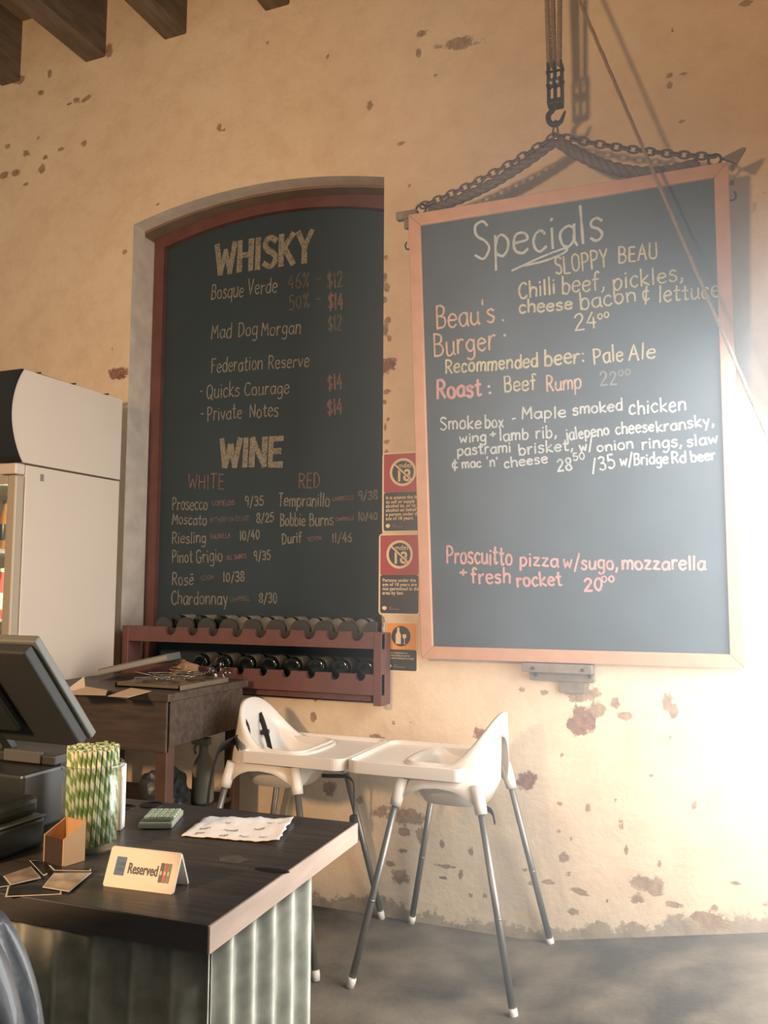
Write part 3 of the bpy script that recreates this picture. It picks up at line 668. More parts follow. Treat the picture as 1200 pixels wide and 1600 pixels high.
for i, (xo, lab) in enumerate(((-.026, 'left jute fall of the hoist rope rising from the black pulley block'), (-.005, 'middle jute fall of the hoist rope rising from the black pulley block'), (.024, 'right jute fall of the hoist rope rising from the black pulley block'))):
    a = Vector((apex.x+xo*.8, HY+(.012 if i == 1 else -.004), hk.location.z+zt-.012)); b = Vector((apex.x+xo*1.3, HY, TOPZ-.04))
    tag(twisted(subdiv(a, b, 120), .0105, 3, .04, 5).build('hoist_rope', ROPE), lab, 'rope', 'hoist rope falls')
# slack rope running diagonally across the board to a cleat low on the wall
pa, pb = atY(905, 0, -.3), atY(1140, 545, -.3)
dr = (pb-pa); A = pa-dr*.35; Bq = pa+dr*1.45
tag(twisted(subdiv(A, Bq, 240), .0075, 3, .03, 5).build('diagonal_rope', ROPE), 'thin taut rope running diagonally down across the right side of the specials board', 'rope')
cl = thing('rope_cleat', 'iron cleat arm on the wall holding the lower end of the diagonal rope', 'cleat', (Bq.x, 0, Bq.z))
MB().box(-.03, .03, -.01, 0, -.06, .06, .003).build('plate', IRON, cl); MB().tube([(0, 0, 0), (0, -.32, 0)], .012, 10).build('arm', IRON, cl)
# chain and heavy rope sling from hook to the bar ends
Lp = Wb @ Vector((-BW/2+.045, BH+.04, -T+.006)); Rp = Wb @ Vector((BW/2-.045, BH+.04, -T+.006))
ap = apex+Vector((0, 0, .0))
chn = thing('hanging_chain', 'rusty oval link chain from hook to both top corners of specials board', 'chain', ap)
MB().tube(catmull([hp(868, 190)+Vector(hk.location)-ap+Vector((0, 0, .004)), Vector((.010, 0, -.015)), Vector((0, 0, -.035)), Vector((-.010, 0, -.015))], 6, True), .0045, 8, closed=True).build('ring', CHROME, chn)
def link_mesh():
    P = []
    Lh, Wh = .0205, .0125
    for i in range(20):
        a = 2*PI*i/20; P.append((Lh*math.cos(a) if abs(math.cos(a)) > .2 else Lh*math.cos(a), 0, Wh*math.copysign(abs(math.sin(a))**.7, math.sin(a))))
    mb = MB(); mb.tube(P, .0044, 7, closed=True); return mb
lk0 = None
for end, sag in ((Lp, .02), (Rp, .015)):
    st = ap+Vector((0, 0, -.022)); n = int((end-st).length/.031)
    for i in range(n):
        t = (i+.5)/n; p = st.lerp(end, t); p.z -= sag*4*t*(1-t); d = (end-st); d.z -= sag*4*(1-2*t)
        if lk0 is None: lk0 = link_mesh().build('chain_link', RUST, chn); o = lk0
        else: o = lk0.copy(); col.objects.link(o); o.parent = chn
        q = d.normalized().to_track_quat('X', 'Z') @ Matrix.Rotation(PI/4 if i % 2 else -PI/4, 3, 'X').to_quaternion()
        o.location = p-ap; o.rotation_mode = 'QUATERNION'; o.rotation_quaternion = q
def sagline(a, b, sag, n=70): return [a.lerp(b, i/n)-Vector((0, 0, sag*4*(i/n)*(1-i/n))) for i in range(n+1)]
bk = Vector((0, .02, -.03))
tag(twisted(sagline(ap+bk, Lp+Vector((.03, .02, -.01)), .035), .02, 3, .11, 7).build('rope_sling', DROPE), 'thick dark rope bundled under the chain left of the hook', 'rope', 'rope slings of the specials board')
tag(twisted(sagline(ap+bk+Vector((.004, 0, -.004)), Rp+Vector((-.06, .02, -.008)), .075), .024, 3, .11, 7).build('rope_sling', DROPE), 'thick dark rope sagging under the chain right of the hook', 'rope', 'rope slings of the specials board')
# ledge bracket under the board
br = thing('wall_bracket', 'grey weathered timber ledge with bolts under the specials board', 'bracket', (-.63, 0, 1.03))
MB().box(-.135, .135, -.075, .0, .005, .04, .004).build('ledge', GW, br); MB().box(-.115, .135, -.03, 0, -.03, .005, .003).build('plate', GW, br); MB().box(.0, .1, -.022, 0, -.075, -.03, .003).build('lug', GW, br)
for x, z in ((-.09, .021), (.1, .021), (-.09, -.008), (.12, -.006)): MB().lathe([(0, 0), (.007, 0), (.007, .006), (0, .008)], 8, Matrix.Translation((x, -.075 if z > 0.01 else -.03, z)) @ Matrix.Rotation(PI/2, 4, 'X')).build('bolt', IRON, br)

# ------------------------------------------------------------------ wall signs
def text_mesh(body, size, align='LEFT', bold=0.0, shear=0, spacing=1.0):
    cu_ = bpy.data.curves.new('t', 'FONT'); cu_.body = body; cu_.size = size; cu_.align_x = align; cu_.offset = bold; cu_.extrude = 0; cu_.shear = shear; cu_.space_line = spacing; cu_.resolution_u = 3
    o = bpy.data.objects.new('t', cu_); col.objects.link(o); bpy.context.view_layer.update()
    me = bpy.data.meshes.new_from_object(o.evaluated_get(bpy.context.evaluated_depsgraph_get()))
    bpy.data.objects.remove(o); bpy.data.curves.remove(cu_); return me
def text(name, body, size, loc, m, parent, align='LEFT', bold=0.0, width=None, rot=None, spacing=1.0):
    me = text_mesh(body, size, align, bold, spacing=spacing)
    if width:
        xs = [v.co.x for v in me.vertices]; k = width/(max(xs)-min(xs))
        for v in me.vertices: v.co.x *= k
    M = Matrix.Translation(loc) @ (rot if rot is not None else Matrix.Rotation(PI/2, 4, 'X'))
    me.transform(M); me.materials.clear(); return link(name, me, m, parent)
SIGNW = mat('sign_cream', (240, 214, 178), .4); SIGNR = mat('sign_red', (178, 62, 62), .4); SIGNK = mat('sign_black', (52, 50, 48), .4); SIGNO = mat('sign_orange', (238, 160, 66), .4); SIGNG = mat('sign_grey', (160, 150, 134), .5)
def disc(r0, r1, y, cx, cz, n=36):
    V, Fa = [], []
    for i in range(n):
        a = 2*PI*i/n
        V.append((cx+r1*math.cos(a), y, cz+r1*math.sin(a)))
        if r0: V.append((cx+r0*math.cos(a), y, cz+r0*math.sin(a)))
    if r0: Fa = [(2*i, 2*((i+1) % n), 2*((i+1) % n)+1, 2*i+1) for i in range(n)]
    else: Fa = [tuple(range(n))]
    return V, Fa
def flat(name, x0, x1, z0, z1, y, m, parent, r=.004):
    P = rrect(x0, x1, z0, z1, r); return poly_mesh(name, [(p[0], y, p[1]) for p in P], [tuple(range(len(P)))], m, parent)
def crest(x, z, y, parent, s=.011):
    P = [(math.cos(a)*s, abs(math.sin(a))*s*.8) for a in [PI*i/10 for i in range(11)]]+[(-s*.7, -s*.5), (0, -s*.9), (s*.7, -s*.5)]
    poly_mesh('crest', [(x+p[0], y, z+p[1]) for p in P], [tuple(range(len(P)))], SIGNW, parent)
    text('lettering', 'NSW\nGOVERNMENT', .0075, (x+.018, y, z+.001), SIGNG, parent)
def age_sign(label, x0, z0, w_, h_, lines, split):
    s = thing('age_limit_sign', label, 'sign', (x0, 0, z0), group='under 18 signs')
    mb = MB(); mb.prism(rrect(0, w_, 0, h_, .016), -.0, .0035, MXZ); mb.build('plate', SIGNW, s)
    y = -.0042; e = .008
    flat('red_panel', e, w_-e, split, h_-e, y, SIGNR, s); flat('black_panel', e, w_-e, e, split-.0005, y, SIGNK, s, .01)
    cx, cz = w_/2+.002, (split+h_)/2-.002; R = .058
    V, Fa = disc(0, R, y-.0005, cx, cz); poly_mesh('disc', V, Fa, SIGNK, s)
    text('lettering', 'under', .032, (cx+.006, y-.001, cz+.019), SIGNW, s, 'CENTER', .0002); text('number', '18', .072, (cx, y-.001, cz-.038), SIGNW, s, 'CENTER', .0018)
    ca = math.radians(-42); dx, dz = math.cos(ca), math.sin(ca); wn = .005
    def band(k, yy, nm, m_): poly_mesh(nm, [(cx-dx*R-dz*k, yy, cz-dz*R+dx*k), (cx+dx*R-dz*k, yy, cz+dz*R+dx*k), (cx+dx*R+dz*k, yy, cz+dz*R-dx*k), (cx-dx*R+dz*k, yy, cz-dz*R-dx*k)], [(0, 1, 2, 3)], m_, s)
    band(.0062, y-.0015, 'slash_edge', SIGNK); band(.0036, y-.002, 'slash', SIGNW)
    V, Fa = disc(R-.0085, R+.003, y-.0025, cx, cz); poly_mesh('ring', V, Fa, SIGNW, s)
    text('lettering', lines, .0205, (.018, y-.001, split-.03), SIGNW, s, bold=.0004, spacing=.88)
    crest(.028, .03, y-.001, s)
    return s
age_sign('upper red and black under 18 sign, about selling alcohol', -1.388, 1.595, .19, .349, 'It is against the law\nto sell or supply\nalcohol to, or to obtain\nalcohol on behalf of\na person under the\nage of 18 years', .175)
age_sign('lower red and black under 18 sign, about persons permitted', -1.402, 1.243, .19, .349, 'Persons under the\nage of 18 years are\nnot permitted in this\narea by law.', .172)
s = thing('alcohol_sign', 'small orange and black sign with bottle and wine glass, lowest on the wall', 'sign', (-1.366, 0, 1.008))
w_, h_ = .142, .206
MB().prism(rrect(0, w_, 0, h_, .01), 0, .0035, MXZ).build('plate', SIGNW, s)
flat('orange_panel', .004, w_-.004, .092, h_-.004, -.0042, SIGNO, s); flat('black_panel', .004, w_-.004, .004, .0915, -.0042, SIGNK, s, .008)
V, Fa = disc(0, .043, -.0047, .068, .148); poly_mesh('disc', V, Fa, SIGNK, s)
poly_mesh('bottle_symbol', [(.068+a-.012, -.0055, .148+b) for a, b in ((-.012, -.033), (.012, -.033), (.012, .006), (.005, .018), (.005, .036), (-.005, .036), (-.005, .018), (-.012, .006))], [tuple(range(8))], SIGNW, s)
poly_mesh('glass_symbol', [(.068+a+.016, -.0055, .148+b) for a, b in ((-.008, -.033), (.008, -.033), (.0015, -.03), (.0015, -.012), (.009, -.004), (.008, .008), (-.008, .008), (-.009, -.004), (-.0015, -.012), (-.0015, -.03))], [tuple(range(10))], SIGNW, s)
text('lettering', 'This restaurant is\nauthorised to serve\nalcohol without a meal.', .0125, (.01, -.0052, .074), SIGNW, s, spacing=.9); crest(.018, .022, -.0052, s, .008)

# ------------------------------------------------------------------ fridge
fr = thing('display_fridge', 'tall white glass door drinks fridge at the left edge', 'fridge', (-2.684, -.14, 0))
D0, D1 = -.585, 0.0      # local y of carcass front / back  (front of carcass at world -.725)
# carcass as an open cabinet
mb = MB(); mb.box(-.03, 0, D0, D1, .04, 1.858, .004); mb.box(-.70, -.67, D0, D1, .04, 1.858, .004); mb.box(-.67, -.03, D1-.03, D1, .04, 1.858); mb.box(-.67, -.03, D0, D1, .04, .2); mb.box(-.67, -.03, D0, D1, 1.8, 1.858); mb.build('cabinet', FRIDGEW, fr)
mb = MB(); mb.box(-.028, .001, D0+.08, D0+.1, 1.80, 1.83); mb.build('badge', GREYP, fr)
# light box header with bowed front
def bow(z): t = (z-1.866)/(2.252-1.866); return D0-.045-.062*math.sin(PI*t)**.8 + .012*(1-t)
zs_ = [1.866+(2.252-1.866)*i/16 for i in range(17)]
P = [(D1, 1.866)]+[(bow(z)+.012, z) for z in zs_]+[(D1, 2.252)]
MYZ = Matrix(((0, 0, 1, 0), (1, 0, 0, 0), (0, 1, 0, 0), (0, 0, 0, 1)))
MB().prism(P, -.70, 0, MYZ).build('header_box', FRIDGEW, fr)
P = [(bow(z), z) for z in zs_]+[(bow(z)+.0115, z) for z in zs_[::-1]]
MB().prism(P, -.705, .002, MYZ).build('header_sign', mat('black_sign_panel', (40, 42, 42), .3), fr)
dy = D0-.05
mb = MB(); mb.box(-.70, -.64, dy, D0-.004, .2, 1.81, .006); mb.box(-.046, -.0, dy, D0-.004, .2, 1.81, .006); mb.box(-.64, -.046, dy, D0-.004, .2, .29, .004); mb.box(-.64, -.046, dy, D0-.004, 1.775, 1.81, .004); dr_ = mb.build('door', mat('door_grey', (188, 176, 152), .4), fr)
MB().box(-.64, -.046, dy+.02, dy+.025, .28, 1.78).build('door_glass', GLASS, dr_)
MB().box(-.69, -.665, dy-.03, dy, .8, 1.25, .008).build('handle', GREYP, dr_)
MB().box(-.1, .0, dy-.004, D0-.002, 1.815, 1.86, .006).build('hinge_cover', FRIDGEW, fr)
for z in (.55, .88, 1.21, 1.5): MB().box(-.67, -.03, D0+.02, D1-.04, z, z+.012).build('shelf', PAPER, fr)
lm = bpy.data.materials.new('fridge_tube'); lm.use_nodes = True; bb = lm.node_tree.nodes['Principled BSDF']; bb.inputs['Emission Color'].default_value = (.95, 1, .88, 1); bb.inputs['Emission Strength'].default_value = 26
MB().box(-.06, -.035, D0+.015, D0+.035, .3, 1.78, .004).build('light_tube', lm, fr)
# drinks just inside the glass
def drink(label, x, z, body, cap, h=.23):
    t = thing('drink_bottle', label, 'bottle', (-2.684+x+.03, -.14+D0+.07, z), group='drinks in the fridge')
    MB().lathe([(0, .001), (.031, .001), (.033, .006), (.033, h*.6), (.013, h*.82), (.013, h*.95)], 18).build('body', body, t)
    MB().lathe([(.0148, h*.93), (.0148, h), (0, h)], 14).build('cap', cap, t); MB().lathe([(.0334, h*.18), (.0336, h*.19), (.0336, h*.5), (.0334, h*.51)], 18).build('label', cap, t)
dc = [mat('green_bottle', (90, 140, 80), .2), mat('amber_bottle', (150, 96, 50), .2), mat('pale_drink', (216, 220, 180), .25), mat('blue_drink', (70, 110, 150), .25), mat('dark_drink', (48, 46, 44), .2), mat('red_can', (190, 80, 70), .3)]
for k, z in enumerate((.562, .892, 1.222, 1.512)):
    for j in range(3):
        nm = ['green', 'amber', 'pale', 'blue', 'dark', 'red'][(k*2+j) % 6]
        drink('%s drink bottle on the %s fridge shelf, %s from the door hinge' % (nm, ['lowest', 'second', 'third', 'top'][k], ['first', 'second', 'third'][j]), -.1-.1*j, z, dc[(k*2+j) % 6], dc[(k*2+j+3) % 6], .21)
wr = thing('wire_shelf', 'spare wire shelf lying on top of the white fridge', 'wire shelf', (-2.72, -.15, 2.256))
for i, (x, z) in enumerate(((0.0, .006), (-.05, .006), (-.10, .006))): MB().tube([(x, -.5, z), (x-.01, -.04, z)], .004, 8).build('wire', IRON, wr)
for y in (-.49, -.28, -.06): MB().tube([(.01, y, .012), (-.12, y, .012)], .004, 8).build('wire', IRON, wr)

# ------------------------------------------------------------------ waiter's desk at the back and its clutter
DZ = .96
dk = thing('waiter_desk', 'dark timber waiter desk behind the counter, below the wine rack', 'table', (-2.29, -.43, 0))
X0, X1, Y0, Y1 = -.36, .34, -.29, .28
MB().box(X0, X1, Y0, Y1, DZ-.03, DZ, .003).build('top', DESKWOOD, dk)
MB().box(X0+.02, X1-.02, Y0+.015, Y0+.035, DZ-.22, DZ-.03).build('front_apron', DESKWOOD, dk); MB().box(X1-.035, X1-.015, Y0+.035, Y1-.03, DZ-.2, DZ-.03).build('side_apron', DESKWOOD, dk); MB().box(X0+.015, X0+.035, Y0+.035, Y1-.03, DZ-.2, DZ-.03).build('side_apron', DESKWOOD, dk); MB().box(X0+.02, X1-.02, Y1-.035, Y1-.015, DZ-.2, DZ-.03).build('rear_apron', DESKWOOD, dk)
for x in (X0+.045, X1-.045):
    for y in (Y0+.05, Y1-.045): MB().box(x-.025, x+.025, y-.025, y+.025, 0, DZ-.03, .003).build('leg', mat('leg_timber', (96, 70, 56), .5, var=.2, scale=10), dk)
MB().box(X0+.03, X1-.03, Y0+.09, Y1-.03, .46, .48, .002).build('lower_shelf', DESKWOOD, dk)
def onD(x, y, z=DZ): return atZ(x, y, z)
# cutlery tray
tr = thing('cutlery_tray', 'low wooden cutlery tray with dividers on the waiter desk', 'tray', onD(283, 1070))
TRM = mat('tray_timber', (120, 106, 88), .5, var=.2, scale=14)
tr.location = (-2.13, -.45, DZ); 
MB().box(-.15, .16, -.17, .17, 0.0005, .008).build('base', BLACKM, tr)
for y in (-.17, -.06, .05, .16): MB().box(-.15, .16, y, y+.01, .0005, .02, .002).build('divider', TRM, tr)
for x in (-.15, .15): MB().box(x, x+.012, -.17, .17, .0005, .02, .002).build('end', TRM, tr)
def cutlery(kind):
    t = thing(kind, 'x', 'cutlery', group='cutlery in the desk tray'); L = .19
    MB().tube([(-L/2, 0, .003), (0, 0, .005), (.03, 0, .004)], [.006, .0045, .003], 8, flat=.4).build('handle', CHROME, t)
    if kind == 'spoon': MB().tube([(.03, 0, .004), (.045, 0, .003), (.06, 0, .002), (.08, 0, .003), (.094, 0, .005)], [.003, .013, .018, .015, .002], 12, flat=.25).build('bowl', CHROME, t)
    elif kind == 'fork':
        mb = MB(); mb.tube([(.03, 0, .004), (.05, 0, .003)], [.003, .011], 8, flat=.3)
        for y in (-.008, -.0027, .0027, .008): mb.tube([(.048, y, .003), (.095, y, .005)], .0016, 6)
        mb.build('tines', CHROME, t)
    else: MB().tube([(.03, 0, .004), (.05, .003, .004), (.085, .003, .004), (.105, 0, .004)], [.003, .009, .008, .001], 8, flat=.2).build('blade', CHROME, t)
    return t
wh = ['heaped at the front of', 'lying across the middle of', 'near the rear of']
for i in range(9):
    k = ('spoon', 'fork', 'knife')[i % 3]; t = cutlery(k)
    t['label'] = 'steel %s %s the wooden cutlery tray' % (k, wh[i//3])
    t.location = (-2.13+random.uniform(-.02, .04), -.45+(-.105, .0, .105)[i//3]+random.uniform(-.02, .02), DZ+.02+.007*(i % 3)+.01); t.rotation_euler = (random.uniform(-.1, .1), random.uniform(-.06, .12), random.uniform(-.35, .35))
# folded papers, grey folder, crumpled bag and wrap
def sheet(name, label, cat, pts, m, group=None, thick=.0015):
    c = sum((Vector(p) for p in pts), Vector())/len(pts); V = [Vector(p)-c for p in pts]; n = len(V)
    V2 = V+[v+Vector((0, 0, thick)) for v in V]
    Fa = [tuple(range(n))[::-1], tuple(range(n, 2*n))]+[(i, (i+1) % n, n+(i+1) % n, n+i) for i in range(n)]
    o = poly_mesh(name, V2, Fa, m); o.location = c; return tag(o, label, cat, group)
MAN = mat('manila_paper', (226, 192, 152), .7)
def lift(v, dz): v = Vector(v); v.z += dz; return v
sheet('folded_menu', 'cream folded menu lying left on the waiter desk by the screen', 'paper', [lift(onD(95, 1086), .003), lift(onD(165, 1088), .003), lift(onD(168, 1080), .003), lift(onD(133, 1074), .003)], MAN)
flap = [lift(onD(95, 1086), .004), lift(onD(133, 1076), .004), lift(onD(131, 1075), .045)]
ff = poly_mesh('flap', [v-Vector(bpy.data.objects['folded_menu'].location) for v in flap], [(0, 1, 2)], MAN, bpy.data.objects['folded_menu'])
sheet('paper_envelope', 'cream paper envelope beside the cutlery tray on waiter desk', 'paper', [lift(onD(168, 1089), .002), lift(onD(200, 1091), .002), lift(onD(236, 1081), .002), lift(onD(205, 1076), .002)], MAN)
q = thing('grey_folder', 'slanted grey folder lying at the back of waiter desk', 'folder', (-2.39, -.32, DZ+.015))
o = MB().box(-.16, .16, -.07, .07, 0, .03, .003).build('cover', mat('folder_grey', (112, 108, 100), .6), q); o.rotation_euler = (0, -.22, .2); o.location = (0, 0, .035)
o = MB().box(-.155, .158, -.068, .066, .006, .024).build('pages', mat('folder_pages', (150, 144, 134), .8), q); o.rotation_euler = (0, -.22, .2); o.location = (0, -.003, .035)
def crumple(name, label, cat, loc, r, m, sz=(1, 1, .6), seed=1, amp=.35):
    bm = bmesh.new(); bmesh.ops.create_icosphere(bm, subdivisions=4, radius=r)
    for v in bm.verts:
        n = noise.noise(v.co*(2.2/r)*.6+Vector((seed*3.1, seed, 0)))+.5*abs(noise.noise(v.co*(5/r)*.6+Vector((seed, 0, 7))))
        v.co *= 1+amp*n
    for v in bm.verts: v.co = Vector((v.co.x*sz[0], v.co.y*sz[1], max(v.co.z*sz[2], -r*sz[2]*.6)))
    mb = MB(); mb.add(bm); o = mb.build(name, m); zmin = min(v.co.z for v in o.data.vertices); o.location = (loc[0], loc[1], loc[2]-zmin); return tag(o, label, cat)
crumple('paper_bag', 'crumpled brown paper bag beside the grey folder on waiter desk', 'paper bag', (-2.235, -.22, DZ), .055, mat('brown_bag', (150, 122, 92), .8), (1.3, .8, .8), 3, .5)
crumple('plastic_wrap', 'crumpled clear plastic wrap at the right rear of waiter desk', 'plastic wrap', (-2.06, -.225, DZ), .042, glass_mat('cling', (.8, .8, .76)), (1.2, .8, 1.2), 5, .6)
# spray bottle and bin bag under the desk
sp = thing('spray_bottle', 'pale translucent trigger spray bottle under the right end of waiter desk', 'spray bottle', (-1.985, -.42, 0.48))
SPM = mat('cloudy_plastic', (150, 148, 132), .35)
sp.location.x = -2.03
sp.location.y = -.36
MB().lathe([(0, .0), (.042, .0), (.045, .01), (.045, .12), (.038, .16), (.02, .195), (.016, .21)], 22).build('bottle', SPM, sp)
MB().lathe([(.019, .205), (.019, .232), (0, .232)], 16).build('collar', SPM, sp); mb = MB(); mb.box(-.055, .03, -.014, .014, .23, .262, .006); mb.box(-.066, -.05, -.008, .008, .24, .256, .003); mb.build('spray_head', SPM, sp)
MB().tube(catmull([(-.03, 0, .234), (-.045, 0, .215), (-.04, 0, .19)], 5), .005, 8).build('trigger', SPM, sp)
crumple('bin_bag', 'dark grey tied bin bag on the lower shelf of waiter desk', 'bag', (-2.1, -.52, .48), .1, mat('bin_bag', (58, 62, 64), .35), (1.0, .75, 1.0), 9, .35)

# ------------------------------------------------------------------ high chairs
def make_chair():
    t = thing('high_chair', 'x', 'high chair', group='white high chairs')
    # --- shell: rim (R), skirt bottom (B), inner pan
    N = 96; rim, bot, pan, mid = [], [], [], []
    def lerp(a, b, k): return a+(b-a)*k
    def sm(k): k = max(0, min(1, k)); return k*k*(3-2*k)
    for i in range(N):
        a = 2*PI*i/N           # 0 = front (+x)
        c, s_ = math.cos(a), math.sin(a)
        sq = lambda v, p: math.copysign(abs(v)**p, v)
        back = sm((-c-.25)/.75)            # 1 at the back
        # rim plan: superellipse, narrowing up the backrest
        hx, hy = .165, .172
        x = hx*sq(c, .6); y = hy*sq(s_, .6)
        z = .735
        if c < 0:
            k = min(1, max(0, (-c)))        # progress up the back
            t_ = PI/2-math.atan2(abs(s_), -c)   # 0 at the side, pi/2 at the back centre
            y = math.copysign(.172*math.cos(t_)**.85, s_) if abs(s_) > 1e-6 else 0
            z = .735+.174*math.sin(t_)**1.15
            x = -.16*math.sin(t_)**.62-.025*math.sin(t_)
        rim.append(Vector((x, y, z)))
        # bottom: corners reach down to the sockets, arches between
        bx, by = .168*sq(c, .45), .226*sq(s_, .45)
        if abs(bx)/.168 > abs(by)/.226: top, q_ = (.665 if c > 0 else .825), abs(by)/.226
        else: top, q_ = .672, abs(bx)/.168
        bz = .604+(top-.604)*(1-max(0, min(1, (q_-.02)/.86))**2.4)
        bot.append(Vector((bx, by, bz)))
        pan.append(Vector((.115*sq(c, .7)-.01, .125*sq(s_, .7), .595)))
        mid.append(Vector((lerp(.14*sq(c, .65), x, .5), lerp(.148*sq(s_, .65), y, .4), .66)))
    V = []; Fa = []
    def add(L): b = len(V); V.extend(L); return b
    sk = [add(rim)]
    for k in (.12, .4, .7, 1): sk.append(add([rim[i].lerp(bot[i], k)+Vector((0, 0, 0)) for i in range(N)]))
    for A_, B_ in zip(sk, sk[1:]):
        for i in range(N): j = (i+1) % N; Fa.append((A_+i, B_+i, B_+j, A_+j))
    inn = [add([r+(Vector((0, 0, r.z))-r)*.075+Vector((0, 0, -.001)) for r in rim])]
    def inset(v, d): q = Vector((v.x, v.y, 0)); l = q.length; return v-q*(d/max(l, .01))
    inn.append(add([inset(rim[i].lerp(mid[i], .35), .016) for i in range(N)])); inn.append(add([inset(m_, .006) for m_ in mid])); inn.append(add(pan)); inn.append(add([Vector((p.x*.55, p.y*.55, .588)) for p in pan]))
    for A_, B_ in zip([sk[0]]+inn, inn):
        for i in range(N): j = (i+1) % N; Fa.append((A_+j, B_+j, B_+i, A_+i))
    Fa.append(tuple(inn[-1]+i for i in range(N)))
    me = bpy.data.meshes.new('seat_shell'); me.from_pydata([tuple(v) for v in V], [], Fa); me.update()
    for p in me.polygons: p.use_smooth = True
    o = link('seat_shell', me, WHITE, t); md = o.modifiers.new('t', 'SOLIDIFY'); md.thickness = .0035; md.offset = 0
    # --- sockets and legs
    for sx in (-1, 1):
        for sy in (-1, 1):
            foot = Vector((.285*sx, .302*sy, 0)); sockb = Vector((.155*sx, .212*sy, .603)); d = (sockb-foot).normalized()
            top_ = sockb+d*.092
            MB().tube([sockb-d*.004, sockb+d*.02, top_], [.0205, .0215, .02], 14).build('socket', WHITE, t)
            lg = MB().tube([foot+d*.012, sockb+d*.01], .0125, 12).build('leg', STEEL, t)
            c0 = foot+d*.29; MB().tube([c0, c0+d*.006], .0135, 12).build('leg_collar', STEEL, lg)
            MB().tube([foot+Vector((0, 0, .0)), foot+d*.02, foot+d*.034], [.0135, .0155, .0145], 12).build('foot_cap', WHITE, lg)
    # --- tray
    def tray_outline(e=0):
        P = []
        P += [(.155-e+.0, -.118-e), ] if False else []
        xb, xf, w2, r = -.085+e, .345-e, .232-e, .045-e*.6
        for cx, cy, a0 in ((xf-r, -w2+r, -90), (xf-r, w2-r, 0)):
            for i in range(8): a = math.radians(a0+90*i/7); P.append((cx+r*math.cos(a), cy+r*math.sin(a)))
        ri = .045+e*.6; hx_, hy_ = .13+e, .15+e   # cut-out
        arm = []
        for cx, cy, a0 in ((xb+.02, w2-.02, 90), (xb+.02, hy_+.02, 180)):
            for i in range(5): a = math.radians(a0+90*i/4); arm.append((cx+.02*math.cos(a), cy+.02*math.sin(a)))
        P += arm
        for i in range(8):
            a = math.radians(90-90*i/7); P.append((hx_-ri+ri*math.cos(a), hy_-ri+ri*math.sin(a)))
        for i in range(8):
            a = math.radians(0-90*i/7); P.append((hx_-ri+ri*math.cos(a), -hy_+ri+ri*math.sin(a)))
        P += [(x, -y) for x, y in arm[::-1]]
        return P
    A_ = tray_outline(0); Bq_ = tray_outline(.01); n = len(A_); bm = bmesh.new()
    lo = [bm.verts.new((p[0], p[1], .700)) for p in A_]; hi = [bm.verts.new((p[0], p[1], .742)) for p in A_]; ih = [bm.verts.new((p[0], p[1], .742)) for p in Bq_]; il = [bm.verts.new((p[0], p[1], .727)) for p in Bq_]; ib = [bm.verts.new((p[0], p[1], .7)) for p in Bq_]; ib2 = [bm.verts.new((p[0], p[1], .722)) for p in Bq_]
    for i in range(n):
        j = (i+1) % n
        for X_, Y_ in ((lo, hi), (hi, ih), (ih, il), (ib, lo), (ib2, ib)): bm.faces.new((X_[i], X_[j], Y_[j], Y_[i])).smooth = False
    bm.faces.new(il); bm.faces.new(ib2[::-1]); bm.normal_update(); bmesh.ops.triangulate(bm, faces=[f for f in bm.faces if len(f.verts) > 4])
    mb = MB(); mb.add(bm); o = mb.build('tray', WHITE, t)
    bv = o.modifiers.new('b', 'BEVEL'); bv.width = .004; bv.segments = 2; bv.limit_method = 'ANGLE'; bv.angle_limit = math.radians(50)
    return t
c1 = make_chair(); c1['label'] = 'right white high chair, backrest nearest the bright right side, tray facing left'
c1.location = (-.957, -.325, 0); c1.rotation_euler = (0, 0, PI)
c2 = copytree(c1); c2['label'] = 'left white high chair behind the counter, with black harness straps'
c2.location = (-1.655, -.325, 0); c2.rotation_euler = (0, 0, 0)
STRAP = mat('black_webbing', (26, 26, 27), .7)
def strap(parent, pts, wd=.022, name='harness_strap', face=(1, .35, .1)):
    pts = catmull([Vector(p) for p in pts], 6); V, Fa = [], []
    for i, p in enumerate(pts):
        d = (pts[min(i+1, len(pts)-1)]-pts[max(i-1, 0)]).normalized(); s_ = d.cross(Vector(face)).normalized()*wd/2
        V += [p+s_, p-s_]
    for i in range(len(pts)-1): Fa.append((2*i, 2*i+1, 2*i+3, 2*i+2))
    o = poly_mesh(name, V, Fa, STRAP, parent, True); md = o.modifiers.new('t', 'SOLIDIFY'); md.thickness = .003; return o
strap(c2, [(-.16, .04, .84), (-.135, .03, .80), (-.12, .035, .75), (-.12, .06, .70)], .03, face=(.35, 1, .1))
MB().box(-.155, -.125, .04, .07, .755, .775, .004).build('strap_slider', BLACK, c2)
strap(c2, [(-.165, -.06, .835), (-.14, -.075, .80), (-.13, -.1, .785), (-.15, -.16, .765), (-.175, -.215, .745), (-.19, -.235, .70), (-.21, -.24, .6), (-.22, -.24, .5)], .034)
strap(c2, [(-.15, -.16, .765), (-.12, -.2, .76), (-.09, -.235, .755)], .03)
strap(c2, [(.10, .1, .60), (.2, .16, .585), (.21, .17, .50), (.21, .17, .43)], .016)
MB().box(.198, .222, .155, .185, .40, .44, .004).build('buckle', BLACK, c2)
strap(c1, [(-.165, .05, .835), (-.15, .05, .80), (-.13, .055, .72)])
strap(c1, [(-.12, .1, .6), (-.17, .13, .59), (-.19, .16, .56)], .018)

# ------------------------------------------------------------------ counter
CZ = .92
ct = thing('service_counter', 'black topped service counter clad in corrugated iron in the foreground', 'counter', (-.64, -2.418, 0))
M2 = Matrix.Rotation(.04, 4, 'Z')
ct.rotation_euler = (0, 0, .04)
